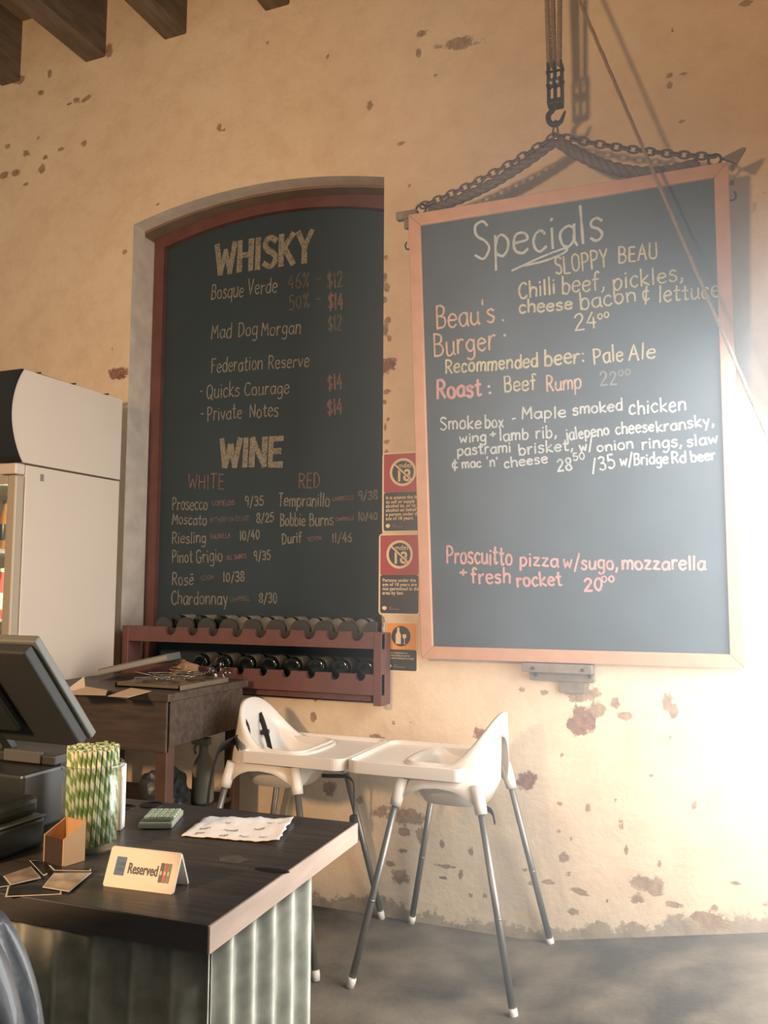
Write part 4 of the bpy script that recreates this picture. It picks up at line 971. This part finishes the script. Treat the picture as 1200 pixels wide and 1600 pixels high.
# local: x from -1.7..0, y 0..depth
CD = .525
MB().box(-1.75, -.0025, 0, CD, CZ-.036, CZ, .0015).build('counter_top', BLACKWOOD, ct)
mb = MB(); mb.box(-.004, .0, 0.0005, CD-.0005, CZ-.0355, CZ-.0005); mb.build('raw_edge', RAWEDGE, ct)
def corrugated(a, b, y_, z0, z1, axis):
    pitch = .065; amp = .009; n = int(abs(b-a)/pitch*16); V, Fa = [], []
    for i in range(n+1):
        s_ = a+(b-a)*i/n; k = amp*math.cos(2*PI*(s_-a)/pitch)
        for z in (z0, z1): V.append((y_+k, s_, z) if axis == 'y' else (s_, y_+k, z))
    for i in range(n): Fa.append((2*i, 2*i+2, 2*i+3, 2*i+1))
    return V, Fa
def corr(name, *a):
    V, Fa = corrugated(*a); o = poly_mesh(name, V, Fa, GALV, ct, True); md = o.modifiers.new('t', 'SOLIDIFY'); md.thickness = .0012; return o
corr('end_cladding', .02, .375, -.022, 0, CZ-.037, 'y'); corr('front_cladding', -1.72, -.014, .028, 0, CZ-.037, 'x')
MB().box(-1.7, -.032, .04, .37, 0, CZ-.038).build('carcass', BLACKM, ct)
KN = mat('grommet_black', (18, 17, 16), .5)
def onC(x, y, dz=0): return atZ(x, y, CZ+dz)
Ci = ct.matrix_basis.inverted() if False else (Matrix.Translation(ct.location) @ Matrix.Rotation(.04, 4, 'Z')).inverted()
for x, y, r in ((195, 1262, .021), (237, 1258, .024)):
    p = Ci @ onC(x, y); MB().lathe([(0, .0006), (r*.8, .0006), (r*.82, .0022), (r, .0018), (r*1.02, 0.0002)], 24, Matrix.Translation((p.x, p.y, CZ))).build('cable_grommet', KN, ct)
p = Ci @ onC(425, 1360); MB().lathe([(0, .0004), (.018, .0003), (.019, 0.0001)], 20, Matrix.Translation((p.x, p.y, CZ)) @ Matrix.Diagonal((1.6, .6, 1, 1))).build('wood_knot', KN, ct)
# chalky spill on the top
def blob(p, rx, ry, seed, z): 
    P = []
    for i in range(28):
        a = 2*PI*i/28; k = 1+.35*noise.noise(Vector((math.cos(a)*1.6, math.sin(a)*1.6, seed))); P.append((p.x+rx*k*math.cos(a), p.y+ry*k*math.sin(a), z))
    return P
P = blob(Ci @ onC(365, 1343), .026, .018, 2, CZ+.0004); poly_mesh('pale_stain', P, [tuple(range(28))], mat('pale_stain', (92, 88, 82), .5, var=.4, scale=60), ct)

# receipt
def receipt():
    c = [onC(324, 1278), onC(460, 1283), onC(435, 1320), onC(283, 1308)]
    n1, n2 = 26, 12; V, Fa = [], []; rnd = random.Random(3); o0 = sum(c, Vector())/4
    for i in range(n1+1):
        for j in range(n2+1):
            u_, v_ = i/n1, j/n2
            if i == n1: u_ += rnd.uniform(-.012, .015)
            if j in (0, n2): v_ += .03*noise.noise(Vector((u_*5, j, 0)))
            q = (c[0].lerp(c[1], u_)).lerp(c[3].lerp(c[2], u_), v_)
            z = .002+.006*abs(noise.noise(Vector((u_*4, v_*3, 2))))+.004*abs(noise.noise(Vector((u_*9, v_*7, 5))))
            if i > n1-3: z += .006*(i-n1+3)/3
            V.append(Vector((q.x, q.y, CZ+z))-o0)
    for i in range(n1):
        for j in range(n2): a = i*(n2+1)+j; Fa.append((a, a+1, a+n2+2, a+n2+1))
    t = thing('receipt', 'crumpled white printed receipt lying on the black counter', 'receipt', o0)
    o = poly_mesh('paper', V, Fa, PAPER, t, True); md = o.modifiers.new('t', 'SOLIDIFY'); md.thickness = .0005
    # printed marks
    INK = mat('grey_ink', (120, 116, 116), .8); V2, F2 = [], []
    def surf(u_, v_):
        i, j = min(int(u_*n1), n1-1), min(int(v_*n2), n2-1); a = i*(n2+1)+j; fu, fv = u_*n1-i, v_*n2-j
        return V[a].lerp(V[a+n2+1], fu).lerp(V[a+1].lerp(V[a+n2+2], fu), fv)+Vector((0, 0, .001))
    for uu, vv, n_, w0 in ((.1, .62, 5, .02), (.12, .85, 4, .022), (.36, .62, 6, .022), (.38, .88, 4, .02), (.58, .84, 5, .016), (.66, .5, 6, .016), (.74, .2, 4, .018), (.86, .22, 4, .016), (.78, .84, 4, .018), (.3, .3, 4, .012)):
        for k in range(n_):
            a, b_ = uu+k*w0*1.15, vv+.02*math.sin(k); b = len(V2)
            hh = .075*random.uniform(.5, 1)
            V2 += [surf(min(a+x_, .97), min(b_+y_, .95)) for x_, y_ in ((0, 0), (w0*.6, 0), (w0*.6, hh), (0, hh))]; F2.append((b, b+1, b+2, b+3))
    poly_mesh('print', V2, F2, INK, t)
receipt()
# calculator
ca = thing('calculator', 'small green keyed desk calculator on the black counter', 'calculator')
cc = [onC(220, 1297), onC(270, 1297), onC(280, 1275), onC(238, 1272)]
c0 = sum(cc, Vector())/4; exc = (cc[1]-cc[0]); wcal = .062; lcal = .095
angc = math.atan2(exc.y, exc.x)+.0; ca.location = c0; ca.rotation_euler = (0, 0, angc); ca.location.z = CZ
MB().box(-wcal/2, wcal/2, -lcal/2, lcal/2, .0005, .012, .003).build('body', mat('calc_body', (176, 178, 166), .4), ca)
MB().box(-wcal/2+.004, wcal/2-.004, -lcal/2+.006, -lcal/2+.022, .0125, .0135).build('display', mat('calc_lcd', (96, 104, 88), .25), ca)
KEY = mat('calc_key', (206, 222, 190), .5); KEY2 = mat('calc_key_green', (150, 184, 140), .5); k0 = None
for i in range(5):
    for j in range(4):
        if k0 is None: k0 = MB().box(-.0048, .0048, -.006, .006, .0, .004, .001).build('key', KEY, ca); o = k0
        else: o = k0.copy(); col.objects.link(o); o.parent = ca
        o.location = (-wcal/2+.008+i*.0115, -lcal/2+.034+j*.0155, .0118)
# reserved tent sign
rs = thing('reserved_sign', 'cream folded Reserved table sign at the front of the counter', 'sign')
pA, pB = onC(160, 1384), onC(270, 1398)
d = (pB-pA); Wd = d.length; rs.location = (pA+pB)/2; rs.rotation_euler = (0, 0, math.atan2(d.y, d.x)+.0)
hS = .051; lean = .022
pl = [(0, 0), (lean, hS)]
MT = frame_matrix(Vector((-Wd/2, 0, 0)), Vector((1, 0, 0)), Vector((0, lean, hS)).normalized(), Vector((1, 0, 0)).cross(Vector((0, lean, hS)).normalized()))
sl = math.hypot(lean, hS)
MB().prism(rrect(0, Wd, 0, sl, .004), -.003, 0, MT).build('front_panel', CREAM, rs)
MTb = frame_matrix(Vector((-Wd/2, 2*lean+.002, 0)), Vector((1, 0, 0)), Vector((0, -lean, hS)).normalized(), Vector((1, 0, 0)).cross(Vector((0, -lean, hS)).normalized()))
MB().prism(rrect(0, Wd, 0, sl, .004), -.0, .003, MTb).build('rear_panel', mat('rear_card', (232, 232, 228), .5), rs)
MF = MT @ Matrix.Translation((0, 0, .0006))
text('lettering', 'Reserved', .0205, Vector(), mat('sign_ink', (88, 90, 96), .6), rs, bold=.0004, width=Wd*.42, rot=MF @ Matrix.Translation((Wd*.30, sl*.38, .0)))
def sticker(name, x0, x1, z0, z1, m, lift_=.0): 
    P = rrect(x0, x1, z0, z1, .0012, 3); return poly_mesh(name, [MF @ Vector((p[0], p[1], lift_)) for p in P], [tuple(range(len(P)))], m, rs)
sticker('blue_logo', Wd*.115, Wd*.255, sl*.30, sl*.76, mat('logo_blue', (48, 98, 146), .5)); 
for k, z in enumerate((.60, .56, .46, .42)): sticker('logo_line', Wd*.135, Wd*.235, sl*z, sl*(z+.018), mat('logo_line', (120, 140, 152), .5), .0004)
lc = [(58, 74, 90), (176, 92, 84), (120, 132, 88)]
for k in range(3): sticker('logo_tile', Wd*(.755+.052*k), Wd*(.80+.052*k), sl*.24, sl*.72, mat('tile%d' % k, lc[k], .5))
for k in range(3): sticker('logo_letter', Wd*(.762+.052*k), Wd*(.793+.052*k), sl*.42, sl*.52, mat('tile_pale', (214, 190, 160), .5), .0004)
# straw jar and straws
JC = Vector((-1.012, -2.215, CZ)); JR = .0495
js = thing('glass_jar', 'clear glass jar full of striped straws on the black counter', 'jar', JC)
MB().lathe([(0, .003), (JR-.004, .003), (JR-.001, .012), (JR, .02), (JR, .112), (JR-.004, .122), (JR-.004, .132), (JR+.002, .135), (JR+.002, .142), (JR-.002, .142), (JR-.007, .133), (JR-.007, .121), (JR-.003, .111), (JR-.003, .02), (JR-.006, .008), (0, .008)], 40).build('glass', GLASS, js)
sm_ = bpy.data.materials.new('striped_straw'); sm_.use_nodes = True; nt = sm_.node_tree; b = nt.nodes['Principled BSDF']; L = nt.links.new
tc = nt.nodes.new('ShaderNodeTexCoord'); sx = nt.nodes.new('ShaderNodeSeparateXYZ'); L(tc.outputs['Object'], sx.inputs[0])
at = nt.nodes.new('ShaderNodeMath'); at.operation = 'ARCTAN2'; L(sx.outputs['Y'], at.inputs[0]); L(sx.outputs['X'], at.inputs[1])
m1 = nt.nodes.new('ShaderNodeMath'); m1.operation = 'MULTIPLY'; m1.inputs[1].default_value = 1/(2*PI); L(at.outputs[0], m1.inputs[0])
m2 = nt.nodes.new('ShaderNodeMath'); m2.operation = 'MULTIPLY_ADD'; m2.inputs[1].default_value = 1/.027; L(sx.outputs['Z'], m2.inputs[0]); L(m1.outputs[0], m2.inputs[2])
m3_ = nt.nodes.new('ShaderNodeMath'); m3_.operation = 'FRACT'; L(m2.outputs[0], m3_.inputs[0])
m4 = nt.nodes.new('ShaderNodeMath'); m4.operation = 'GREATER_THAN'; m4.inputs[1].default_value = .5; L(m3_.outputs[0], m4.inputs[0])
mx = nt.nodes.new('ShaderNodeMix'); mx.data_type = 'RGBA'; mx.inputs[6].default_value = (*lin((240, 240, 214)), 1); mx.inputs[7].default_value = (*lin((136, 166, 92)), 1); L(m4.outputs[0], mx.inputs[0]); L(mx.outputs[2], b.inputs['Base Color']); b.inputs['Roughness'].default_value = .6
def straw_mesh():
    bm = bmesh.new(); n = 12; L_ = .155; R, r = .0034, .0028
    rings = [[bm.verts.new((rr*math.cos(2*PI*j/n), rr*math.sin(2*PI*j/n), z)) for j in range(n)] for rr, z in ((R, 0), (R, L_), (r, L_), (r, 0))]
    for k in range(4):
        A_, B_ = rings[k], rings[(k+1) % 4]
        for j in range(n): f = bm.faces.new((A_[j], A_[(j+1) % n], B_[(j+1) % n], B_[j])); f.smooth = k in (0, 2)
    mb = MB(); mb.add(bm); return mb
s0 = None; placed = 0; rnd = random.Random(11)
for ring, (rad, cnt) in enumerate(((.0385, 32), (.031, 25), (.0235, 18), (.016, 12), (.008, 6), (0, 1))):
    for k in range(cnt):
        if s0 is None: s0 = straw_mesh().build('paper_straw', sm_); o = s0
        else: o = s0.copy(); col.objects.link(o)
        o['label'] = 'green and white striped paper straw standing in the glass jar'; o['category'] = 'straw'; o['group'] = 'striped straws in the jar'
        a = 2*PI*k/cnt+ring*.4; tw = .17
        p0 = Vector((rad*math.cos(a), rad*math.sin(a), .0095)); p1 = Vector((rad*1.02*math.cos(a+tw), rad*1.02*math.sin(a+tw), .152))
        o.rotation_mode = 'QUATERNION'; o.rotation_quaternion = (p1-p0).to_track_quat('Z', 'Y') @ Matrix.Rotation(rnd.uniform(0, 6.3), 3, 'Z').to_quaternion()
        o.location = JC+p0+Vector((0, 0, rnd.uniform(0, .006)))
# white card box behind the jar
wbx = thing('white_carton', 'white upright carton mostly hidden behind the straw jar', 'carton', (-1.082, -2.118, CZ))
o = MB().box(-.055, .048, -.012, .012, .0005, .115, .001).build('box', PAPER, wbx); o = MB().box(-.052, .045, -.0125, .0125, .108, .1165, .001).build('lid', PAPER, wbx)
wbx.rotation_euler = (0, 0, .35)
# kraft card holder
kh = thing('card_holder', 'small kraft card holder with slanted open top beside the straw jar', 'card holder', (-1.004, -2.285, CZ), -.22)
w2, d2, hf, hb, th = .026, .020, .042, .062, .0025
MB().prism([(-d2, .0005), (d2, .0005), (d2, hb), (-d2, hf)], w2-th, w2, Matrix(((0, 0, 1, 0), (1, 0, 0, 0), (0, 1, 0, 0), (0, 0, 0, 1)))).build('side', KRAFT, kh)
MB().prism([(-d2, .0005), (d2, .0005), (d2, hb), (-d2, hf)], -w2, -w2+th, Matrix(((0, 0, 1, 0), (1, 0, 0, 0), (0, 1, 0, 0), (0, 0, 0, 1)))).build('side', KRAFT, kh)
MB().box(-w2+th, w2-th, -d2, -d2+th, .0005, hf-.002).build('front', mat('kraft_print', (64, 54, 44), .6), kh); MB().box(-w2+th, w2-th, d2-th, d2, .0005, hb).build('back', KRAFT, kh); MB().box(-w2+th, w2-th, -d2+th, d2-th, .0005, .004).build('base', KRAFT, kh)
# flyers
fl = [('glossy photo flyer lying leftmost on the counter front', [(5, 1373), (48, 1358), (64, 1376), (16, 1387)], (184, 160, 134)), ('glossy photo flyer pointing towards the Reserved sign', [(84, 1368), (143, 1367), (108, 1397), (66, 1390)], (216, 196, 164)),
      ('dark flyer with white edge lying flat under the others', [(12, 1385), (40, 1383), (96, 1386), (96, 1398), (8, 1402)], (66, 64, 60)), ('narrow black card between the two photo flyers', [(46, 1350), (60, 1350), (74, 1371), (68, 1374)], (40, 40, 40)), ('black card with white edge behind the photo flyer', [(76, 1358), (142, 1364), (142, 1367), (84, 1366)], (50, 48, 46)), ('dark flyer at the left edge of the counter', [(-14, 1366), (2, 1369), (16, 1386), (-10, 1390)], (60, 60, 58))]
for i, (lab, pts, c) in enumerate(fl):
    lv = (.0035, .003, .0004, .005, .0055, .0015)[i]
    P = [lift(onC(*q), lv) for q in pts]; c0 = sum(P, Vector())/len(P)
    t = thing('flyer', lab, 'flyer', c0, group='flyers on the counter'); n = len(P)
    V = [p-c0 for p in P]; V2 = V+[v+Vector((0, 0, .0006)) for v in V]
    poly_mesh('card', V2, [tuple(range(n))[::-1], tuple(range(n, 2*n))]+[(k, (k+1) % n, n+(k+1) % n, n+k) for k in range(n)], mat('card_edge', (226, 220, 206), .5), t)
    poly_mesh('print', [v*.93+Vector((0, 0, .0011)) for v in V], [tuple(range(n))], mat('flyer%d' % i, c, .3, rgb2=tuple(max(20, int(v*.62)) for v in c), scale=28), t)

# ------------------------------------------------------------------ point-of-sale terminal
px = -1.125; B_ = Vector((px, -2.1, 1.067)); T_ = Vector((px, -2.252, 1.252))
ps = thing('till_screen', 'black till touchscreen seen from behind on the counter, left edge', 'monitor', (px, -2.1, CZ))
upv = (T_-B_).normalized(); hgt = (T_-B_).length; nrm = Vector((1, 0, 0)).cross(upv)   # points to the camera side and down
MS = frame_matrix(B_-Vector(ps.location), Vector((1, 0, 0)), upv, nrm)
MB().box(-.40, -.006, 0, hgt, -.012, .012, .005, 3, MS).build('rear_housing', BLACKM, ps)
MB().box(-.405, 0, -.004, hgt+.004, -.03, -.0125, .004, 3, MS).build('bezel', mat('bezel_grey', (120, 122, 116), .45), ps)
MB().box(-.39, -.015, .012, hgt-.012, -.0335, -.0302, 0, 2, MS).build('screen', mat('screen_glass', (14, 15, 16), .12), ps)
MB().box(-.29, -.11, .05, hgt-.05, .0118, .03, .006, 3, MS).build('vent_panel', BLACK, ps)
MB().prism([(-.02, .0), (.02, .0), (.02, .3), (-.02, .3)], 0, .02, MS @ Matrix.Translation((-.2, -.05, .0)) @ Matrix.Scale(.6, 4)).build('neck', BLACK, ps)
bx = thing('cash_drawer', 'black till base and printer under the touchscreen', 'till', (px-.05, -2.08, CZ))
MB().box(-.40, .005, -.13, .06, .0005, .105, .006).build('drawer_body', BLACK, bx)
MB().box(-.39, -.0, -.05, .055, .106, .124, .003).build('grey_strip', mat('dim_grey', (54, 54, 52), .5), bx)
MB().box(-.12, -.03, -.055, -.045, .108, .13, .002).build('label_plate', mat('plate_grey', (90, 90, 86), .5), bx)
MB().lathe([(0, 0), (.004, 0), (.003, .002), (0, .002)], 10, Matrix.Translation((-.06, -.1305, .08)) @ Matrix.Rotation(PI/2, 4, 'X')).build('screw', CHROME, bx)
pr = thing('receipt_printer', 'dark receipt printer with pale edges left of the straw jar', 'printer', (-1.095, -2.29, CZ))
MB().box(-.2, .0, -.08, .06, .0005, .05, .008, 3).build('body', BLACK, pr); MB().box(-.2, -.01, -.075, .055, .0515, .085, .012, 3).build('lid', BLACK, pr); MB().box(-.2, .001, -.078, .058, .0495, .052, .001).build('seam', GREYP, pr)

# ------------------------------------------------------------------ seated person at the left edge, back to the camera
def skin_mesh(name, joints, edges, radii, m, parent, root=0, sub=2, loc=None):
    me = bpy.data.meshes.new(name); me.from_pydata(joints, edges, []); me.update(); o = link(name, me, None, None)
    o.modifiers.new('s', 'SKIN'); sv = me.skin_vertices[0].data
    for i, r in enumerate(radii): sv[i].radius = (r, r) if not isinstance(r, tuple) else r
    sv[root].use_root = True
    ss = o.modifiers.new('u', 'SUBSURF'); ss.levels = sub; ss.render_levels = sub
    bpy.context.view_layer.update()
    me2 = bpy.data.meshes.new_from_object(o.evaluated_get(bpy.context.evaluated_depsgraph_get())); bpy.data.objects.remove(o)
    me2.name = name
    for p in me2.polygons: p.use_smooth = True
    me2.materials.clear(); return link(name, me2, m, parent)
PX, PY = -.857, -2.86
per = thing('person', 'person in a glossy black jacket seated at the counter, only the sleeve in frame', 'person', (PX, PY, 0))
SKIN = mat('skin', (206, 160, 132), .5)
SH = .985
J = {'pel': (0, -.02, .52), 'sp1': (0, -.03, .68), 'sp2': (0, -.02, .84), 'neck0': (-.01, -.01, 1.0), 'neck1': (-.02, .005, 1.06), 'head0': (-.025, .02, 1.13), 'head1': (-.025, .015, 1.21), 'head2': (-.025, .01, 1.255), 'nose': (-.025, .115, 1.15), 'chin': (-.025, .07, 1.10)}
for s_, sg in (('R', 1), ('L', -1)):
    J['cl'+s_] = (.09*sg, -.01, .985); J['sh'+s_] = (.19*sg, 0, .96); J['el'+s_] = (.185*sg, .05, .70); J['wr'+s_] = (.13*sg, .25, .63); J['pm'+s_] = (.105*sg, .31, .615)
    J['hp'+s_] = (.095*sg, .0, .5); J['kn'+s_] = (.12*sg, .34, .5); J['an'+s_] = (.12*sg, .2, .09); J['toe'+s_] = (.13*sg, .34, .03)
    for f, (dx, L_) in enumerate(((-.032, .06), (-.011, .072), (.011, .066), (.03, .05))):
        J['f%d1%s' % (f, s_)] = ((.105+dx*.9)*sg, .355, .613); J['f%d2%s' % (f, s_)] = ((.1+dx)*sg, .355+L_*.55, .603); J['f%d3%s' % (f, s_)] = ((.098+dx)*sg, .355+L_, .583)
    J['t1'+s_] = (.07*sg, .29, .61); J['t2'+s_] = (.045*sg, .325, .6)
DZP = .098
for k in list(J):
    if k[:2] not in ('an', 'to'): J[k] = (J[k][0], J[k][1]-(.06 if k[:2] in ('wr', 'pm', 't1', 't2') or k[0] == 'f' else 0), J[k][2]+DZP)
names = list(J); idx = {k: i for i, k in enumerate(names)}
E_ = [('pel', 'sp1'), ('sp1', 'sp2'), ('sp2', 'neck0'), ('neck0', 'neck1'), ('neck1', 'head0'), ('head0', 'head1'), ('head1', 'head2'), ('head0', 'nose'), ('head0', 'chin')]
for s_ in 'RL':
    E_ += [('sp2', 'cl'+s_), ('cl'+s_, 'sh'+s_), ('sh'+s_, 'el'+s_), ('el'+s_, 'wr'+s_), ('wr'+s_, 'pm'+s_), ('pel', 'hp'+s_), ('hp'+s_, 'kn'+s_), ('kn'+s_, 'an'+s_), ('an'+s_, 'toe'+s_), ('wr'+s_, 't1'+s_), ('t1'+s_, 't2'+s_)]
    for f in range(4): E_ += [('pm'+s_, 'f%d1%s' % (f, s_)), ('f%d1%s' % (f, s_), 'f%d2%s' % (f, s_)), ('f%d2%s' % (f, s_), 'f%d3%s' % (f, s_))]
RAD = {'pel': .13, 'sp1': .12, 'sp2': .125, 'neck0': .055, 'neck1': .05, 'head0': .078, 'head1': .085, 'head2': .06, 'nose': .012, 'chin': .03, 'cl': .075, 'sh': .056, 'el': .04, 'wr': .026, 'pm': .028, 'hp': .085, 'kn': .06, 'an': .038, 'toe': .03, 't1': .011, 't2': .009}
def rad(k):
    kk = k[:-1] if k[-1] in 'RL' and k not in RAD else k
    if kk in RAD: return RAD[kk]
    return .009
skin_mesh('body', [J[k] for k in names], [(idx[a], idx[b]) for a, b in E_], [rad(k) for k in names], SKIN, per)
JK = mat('glossy_black_jacket', (98, 110, 120), .42, bump=.25, bscale=14, coat=.3)
jn = ['pel', 'sp1', 'sp2', 'neck0', 'clR', 'shR', 'upR', 'elR', 'foR', 'cuR', 'clL', 'shL', 'upL', 'elL', 'foL', 'cuL']
J['upR'] = (.25, .01, .9+DZP); J['upL'] = (-.225, .02, .85+DZP); J['foR'] = (.19, .14, .675+DZP); J['foL'] = (-.19, .14, .675+DZP); J['cuR'] = (.138, .185, .635+DZP); J['cuL'] = (-.138, .185, .635+DZP)
ji = {k: i for i, k in enumerate(jn)}
je = [('pel', 'sp1'), ('sp1', 'sp2'), ('sp2', 'neck0')]+[p for s_ in 'RL' for p in (('sp2', 'cl'+s_), ('cl'+s_, 'sh'+s_), ('sh'+s_, 'up'+s_), ('up'+s_, 'el'+s_), ('el'+s_, 'fo'+s_), ('fo'+s_, 'cu'+s_))]
jr = {'pel': .165, 'sp1': .155, 'sp2': .16, 'neck0': .085, 'cl': .098, 'sh': .085, 'up': .096, 'el': .06, 'fo': .055, 'cu': .046}
jk = skin_mesh('jacket', [J[k] for k in jn], [(ji[a], ji[b]) for a, b in je], [jr[k[:-1] if k[-1] in 'RL' else k] for k in jn], JK, per, sub=4)
for v in jk.data.vertices:   # puffed folds around the sleeves
    c = v.co; f = -.02*max(0, 1-abs(noise.noise(Vector((c.x*16+c.z*4, c.y*16, c.z*5+2))))/.11)+.007*noise.noise(Vector((c.x*9, c.y*9, c.z*14)))
    if abs(c.x) > .15:
        th = math.atan2(c.y-.01, abs(c.x)-.21)
        for t0, k_, w_ in ((-.55, 1.6, .075), (-.95, -.9, .09), (-1.5, 1.2, .1), (.4, 1.0, .12), (1.3, -1.3, .12)):
            f -= .017*math.exp(-((th-t0-k_*(c.z-.97))/w_)**2)
    q = Vector((c.x-math.copysign(.2, c.x), c.y, 0)) if abs(c.x) > .14 else Vector((c.x, c.y, 0))
    if q.length > .01: v.co += q.normalized()*f
tn = ['pel', 'hpR', 'knR', 'an2R', 'hpL', 'knL', 'an2L']; J['an2R'] = (.12, .202, .12); J['an2L'] = (-.12, .202, .12)
skin_mesh('trousers', [J[k] for k in tn], [(0, 1), (1, 2), (2, 3), (0, 4), (4, 5), (5, 6)], [.145, .1, .072, .055, .1, .072, .055], mat('dark_denim', (46, 52, 66), .8), per)
for sg in (1, -1): MB().tube(catmull([(.12*sg, .14, .045), (.12*sg, .2, .05), (.125*sg, .3, .04), (.132*sg, .39, .03)], 5), [.04, .041, .042, .043, .044, .045, .045, .045, .044, .043, .042, .04, .038, .035, .03, .022], 12).build('shoe', BLACKM, per)
bm = bmesh.new(); bmesh.ops.create_icosphere(bm, subdivisions=4, radius=.1)
for v in bm.verts:
    if v.co.y > .05 and v.co.z < .05: v.co.y = .05
    v.co *= 1+.05*noise.noise(v.co*30); v.co = Vector((v.co.x*.96, v.co.y*1.02-.012, v.co.z*1.05))+Vector((-.025, .01, 1.195+DZP))
mb = MB(); mb.add(bm); mb.build('hair', mat('brown_hair', (60, 42, 32), .6, var=.3, scale=60), per, True)
for sg in (1, -1): MB().lathe([(0, -.006), (.012, -.004), (.018, 0), (.012, .005), (0, .006)], 12, Matrix.Translation((-.025+.085*sg, .025, 1.15+DZP)) @ Matrix.Rotation(PI/2, 4, 'Y') @ Matrix.Diagonal((1.4, 1, 1, 1))).build('ear', SKIN, per); MB().lathe([(0, -.011), (.008, -.008), (.011, 0), (.008, .008), (0, .011)], 12, Matrix.Translation((-.025+.03*sg, .083, 1.175+DZP))).build('eye', PAPER, per)
MB().tube([(-.05, .088, 1.118+DZP), (-.025, .096, 1.116+DZP), (0, .088, 1.118+DZP)], .005, 8).build('mouth', mat('lips', (170, 104, 94), .5), per)
st = thing('stool', 'low black stool under the seated person', 'stool', (PX, PY-.02, 0))
MB().lathe([(0, .45), (.16, .45), (.17, .455), (.17, .472), (0, .475)], 28).build('seat', BLACKM, st)
for a in range(4): q = PI/4+a*PI/2; MB().tube([(.17*math.cos(q), .17*math.sin(q), 0), (.12*math.cos(q), .12*math.sin(q),   .452)], .013, 10).build('leg', STEEL, st)

# ------------------------------------------------------------------ added scatter volume standing in for lens glare by the doorway
def haze(name, label, box, dens, color):
    hm = bpy.data.materials.new(name); hm.use_nodes = True; nt = hm.node_tree; nt.nodes.clear()
    o_ = nt.nodes.new('ShaderNodeOutputMaterial'); v_ = nt.nodes.new('ShaderNodeVolumeScatter'); v_.inputs['Density'].default_value = dens; v_.inputs['Color'].default_value = (*color, 1); v_.inputs['Anisotropy'].default_value = .2
    nt.links.new(v_.outputs[0], o_.inputs['Volume'])
    tag(MB().box(*box).build(name, hm), label, 'haze', kind='stuff')
haze('haze', 'pale sunlit haze glowing beside the bright doorway at the right', (-.8, .335, -1.9, -.012, .25, 3.2), .15, (.78, .91, 1))
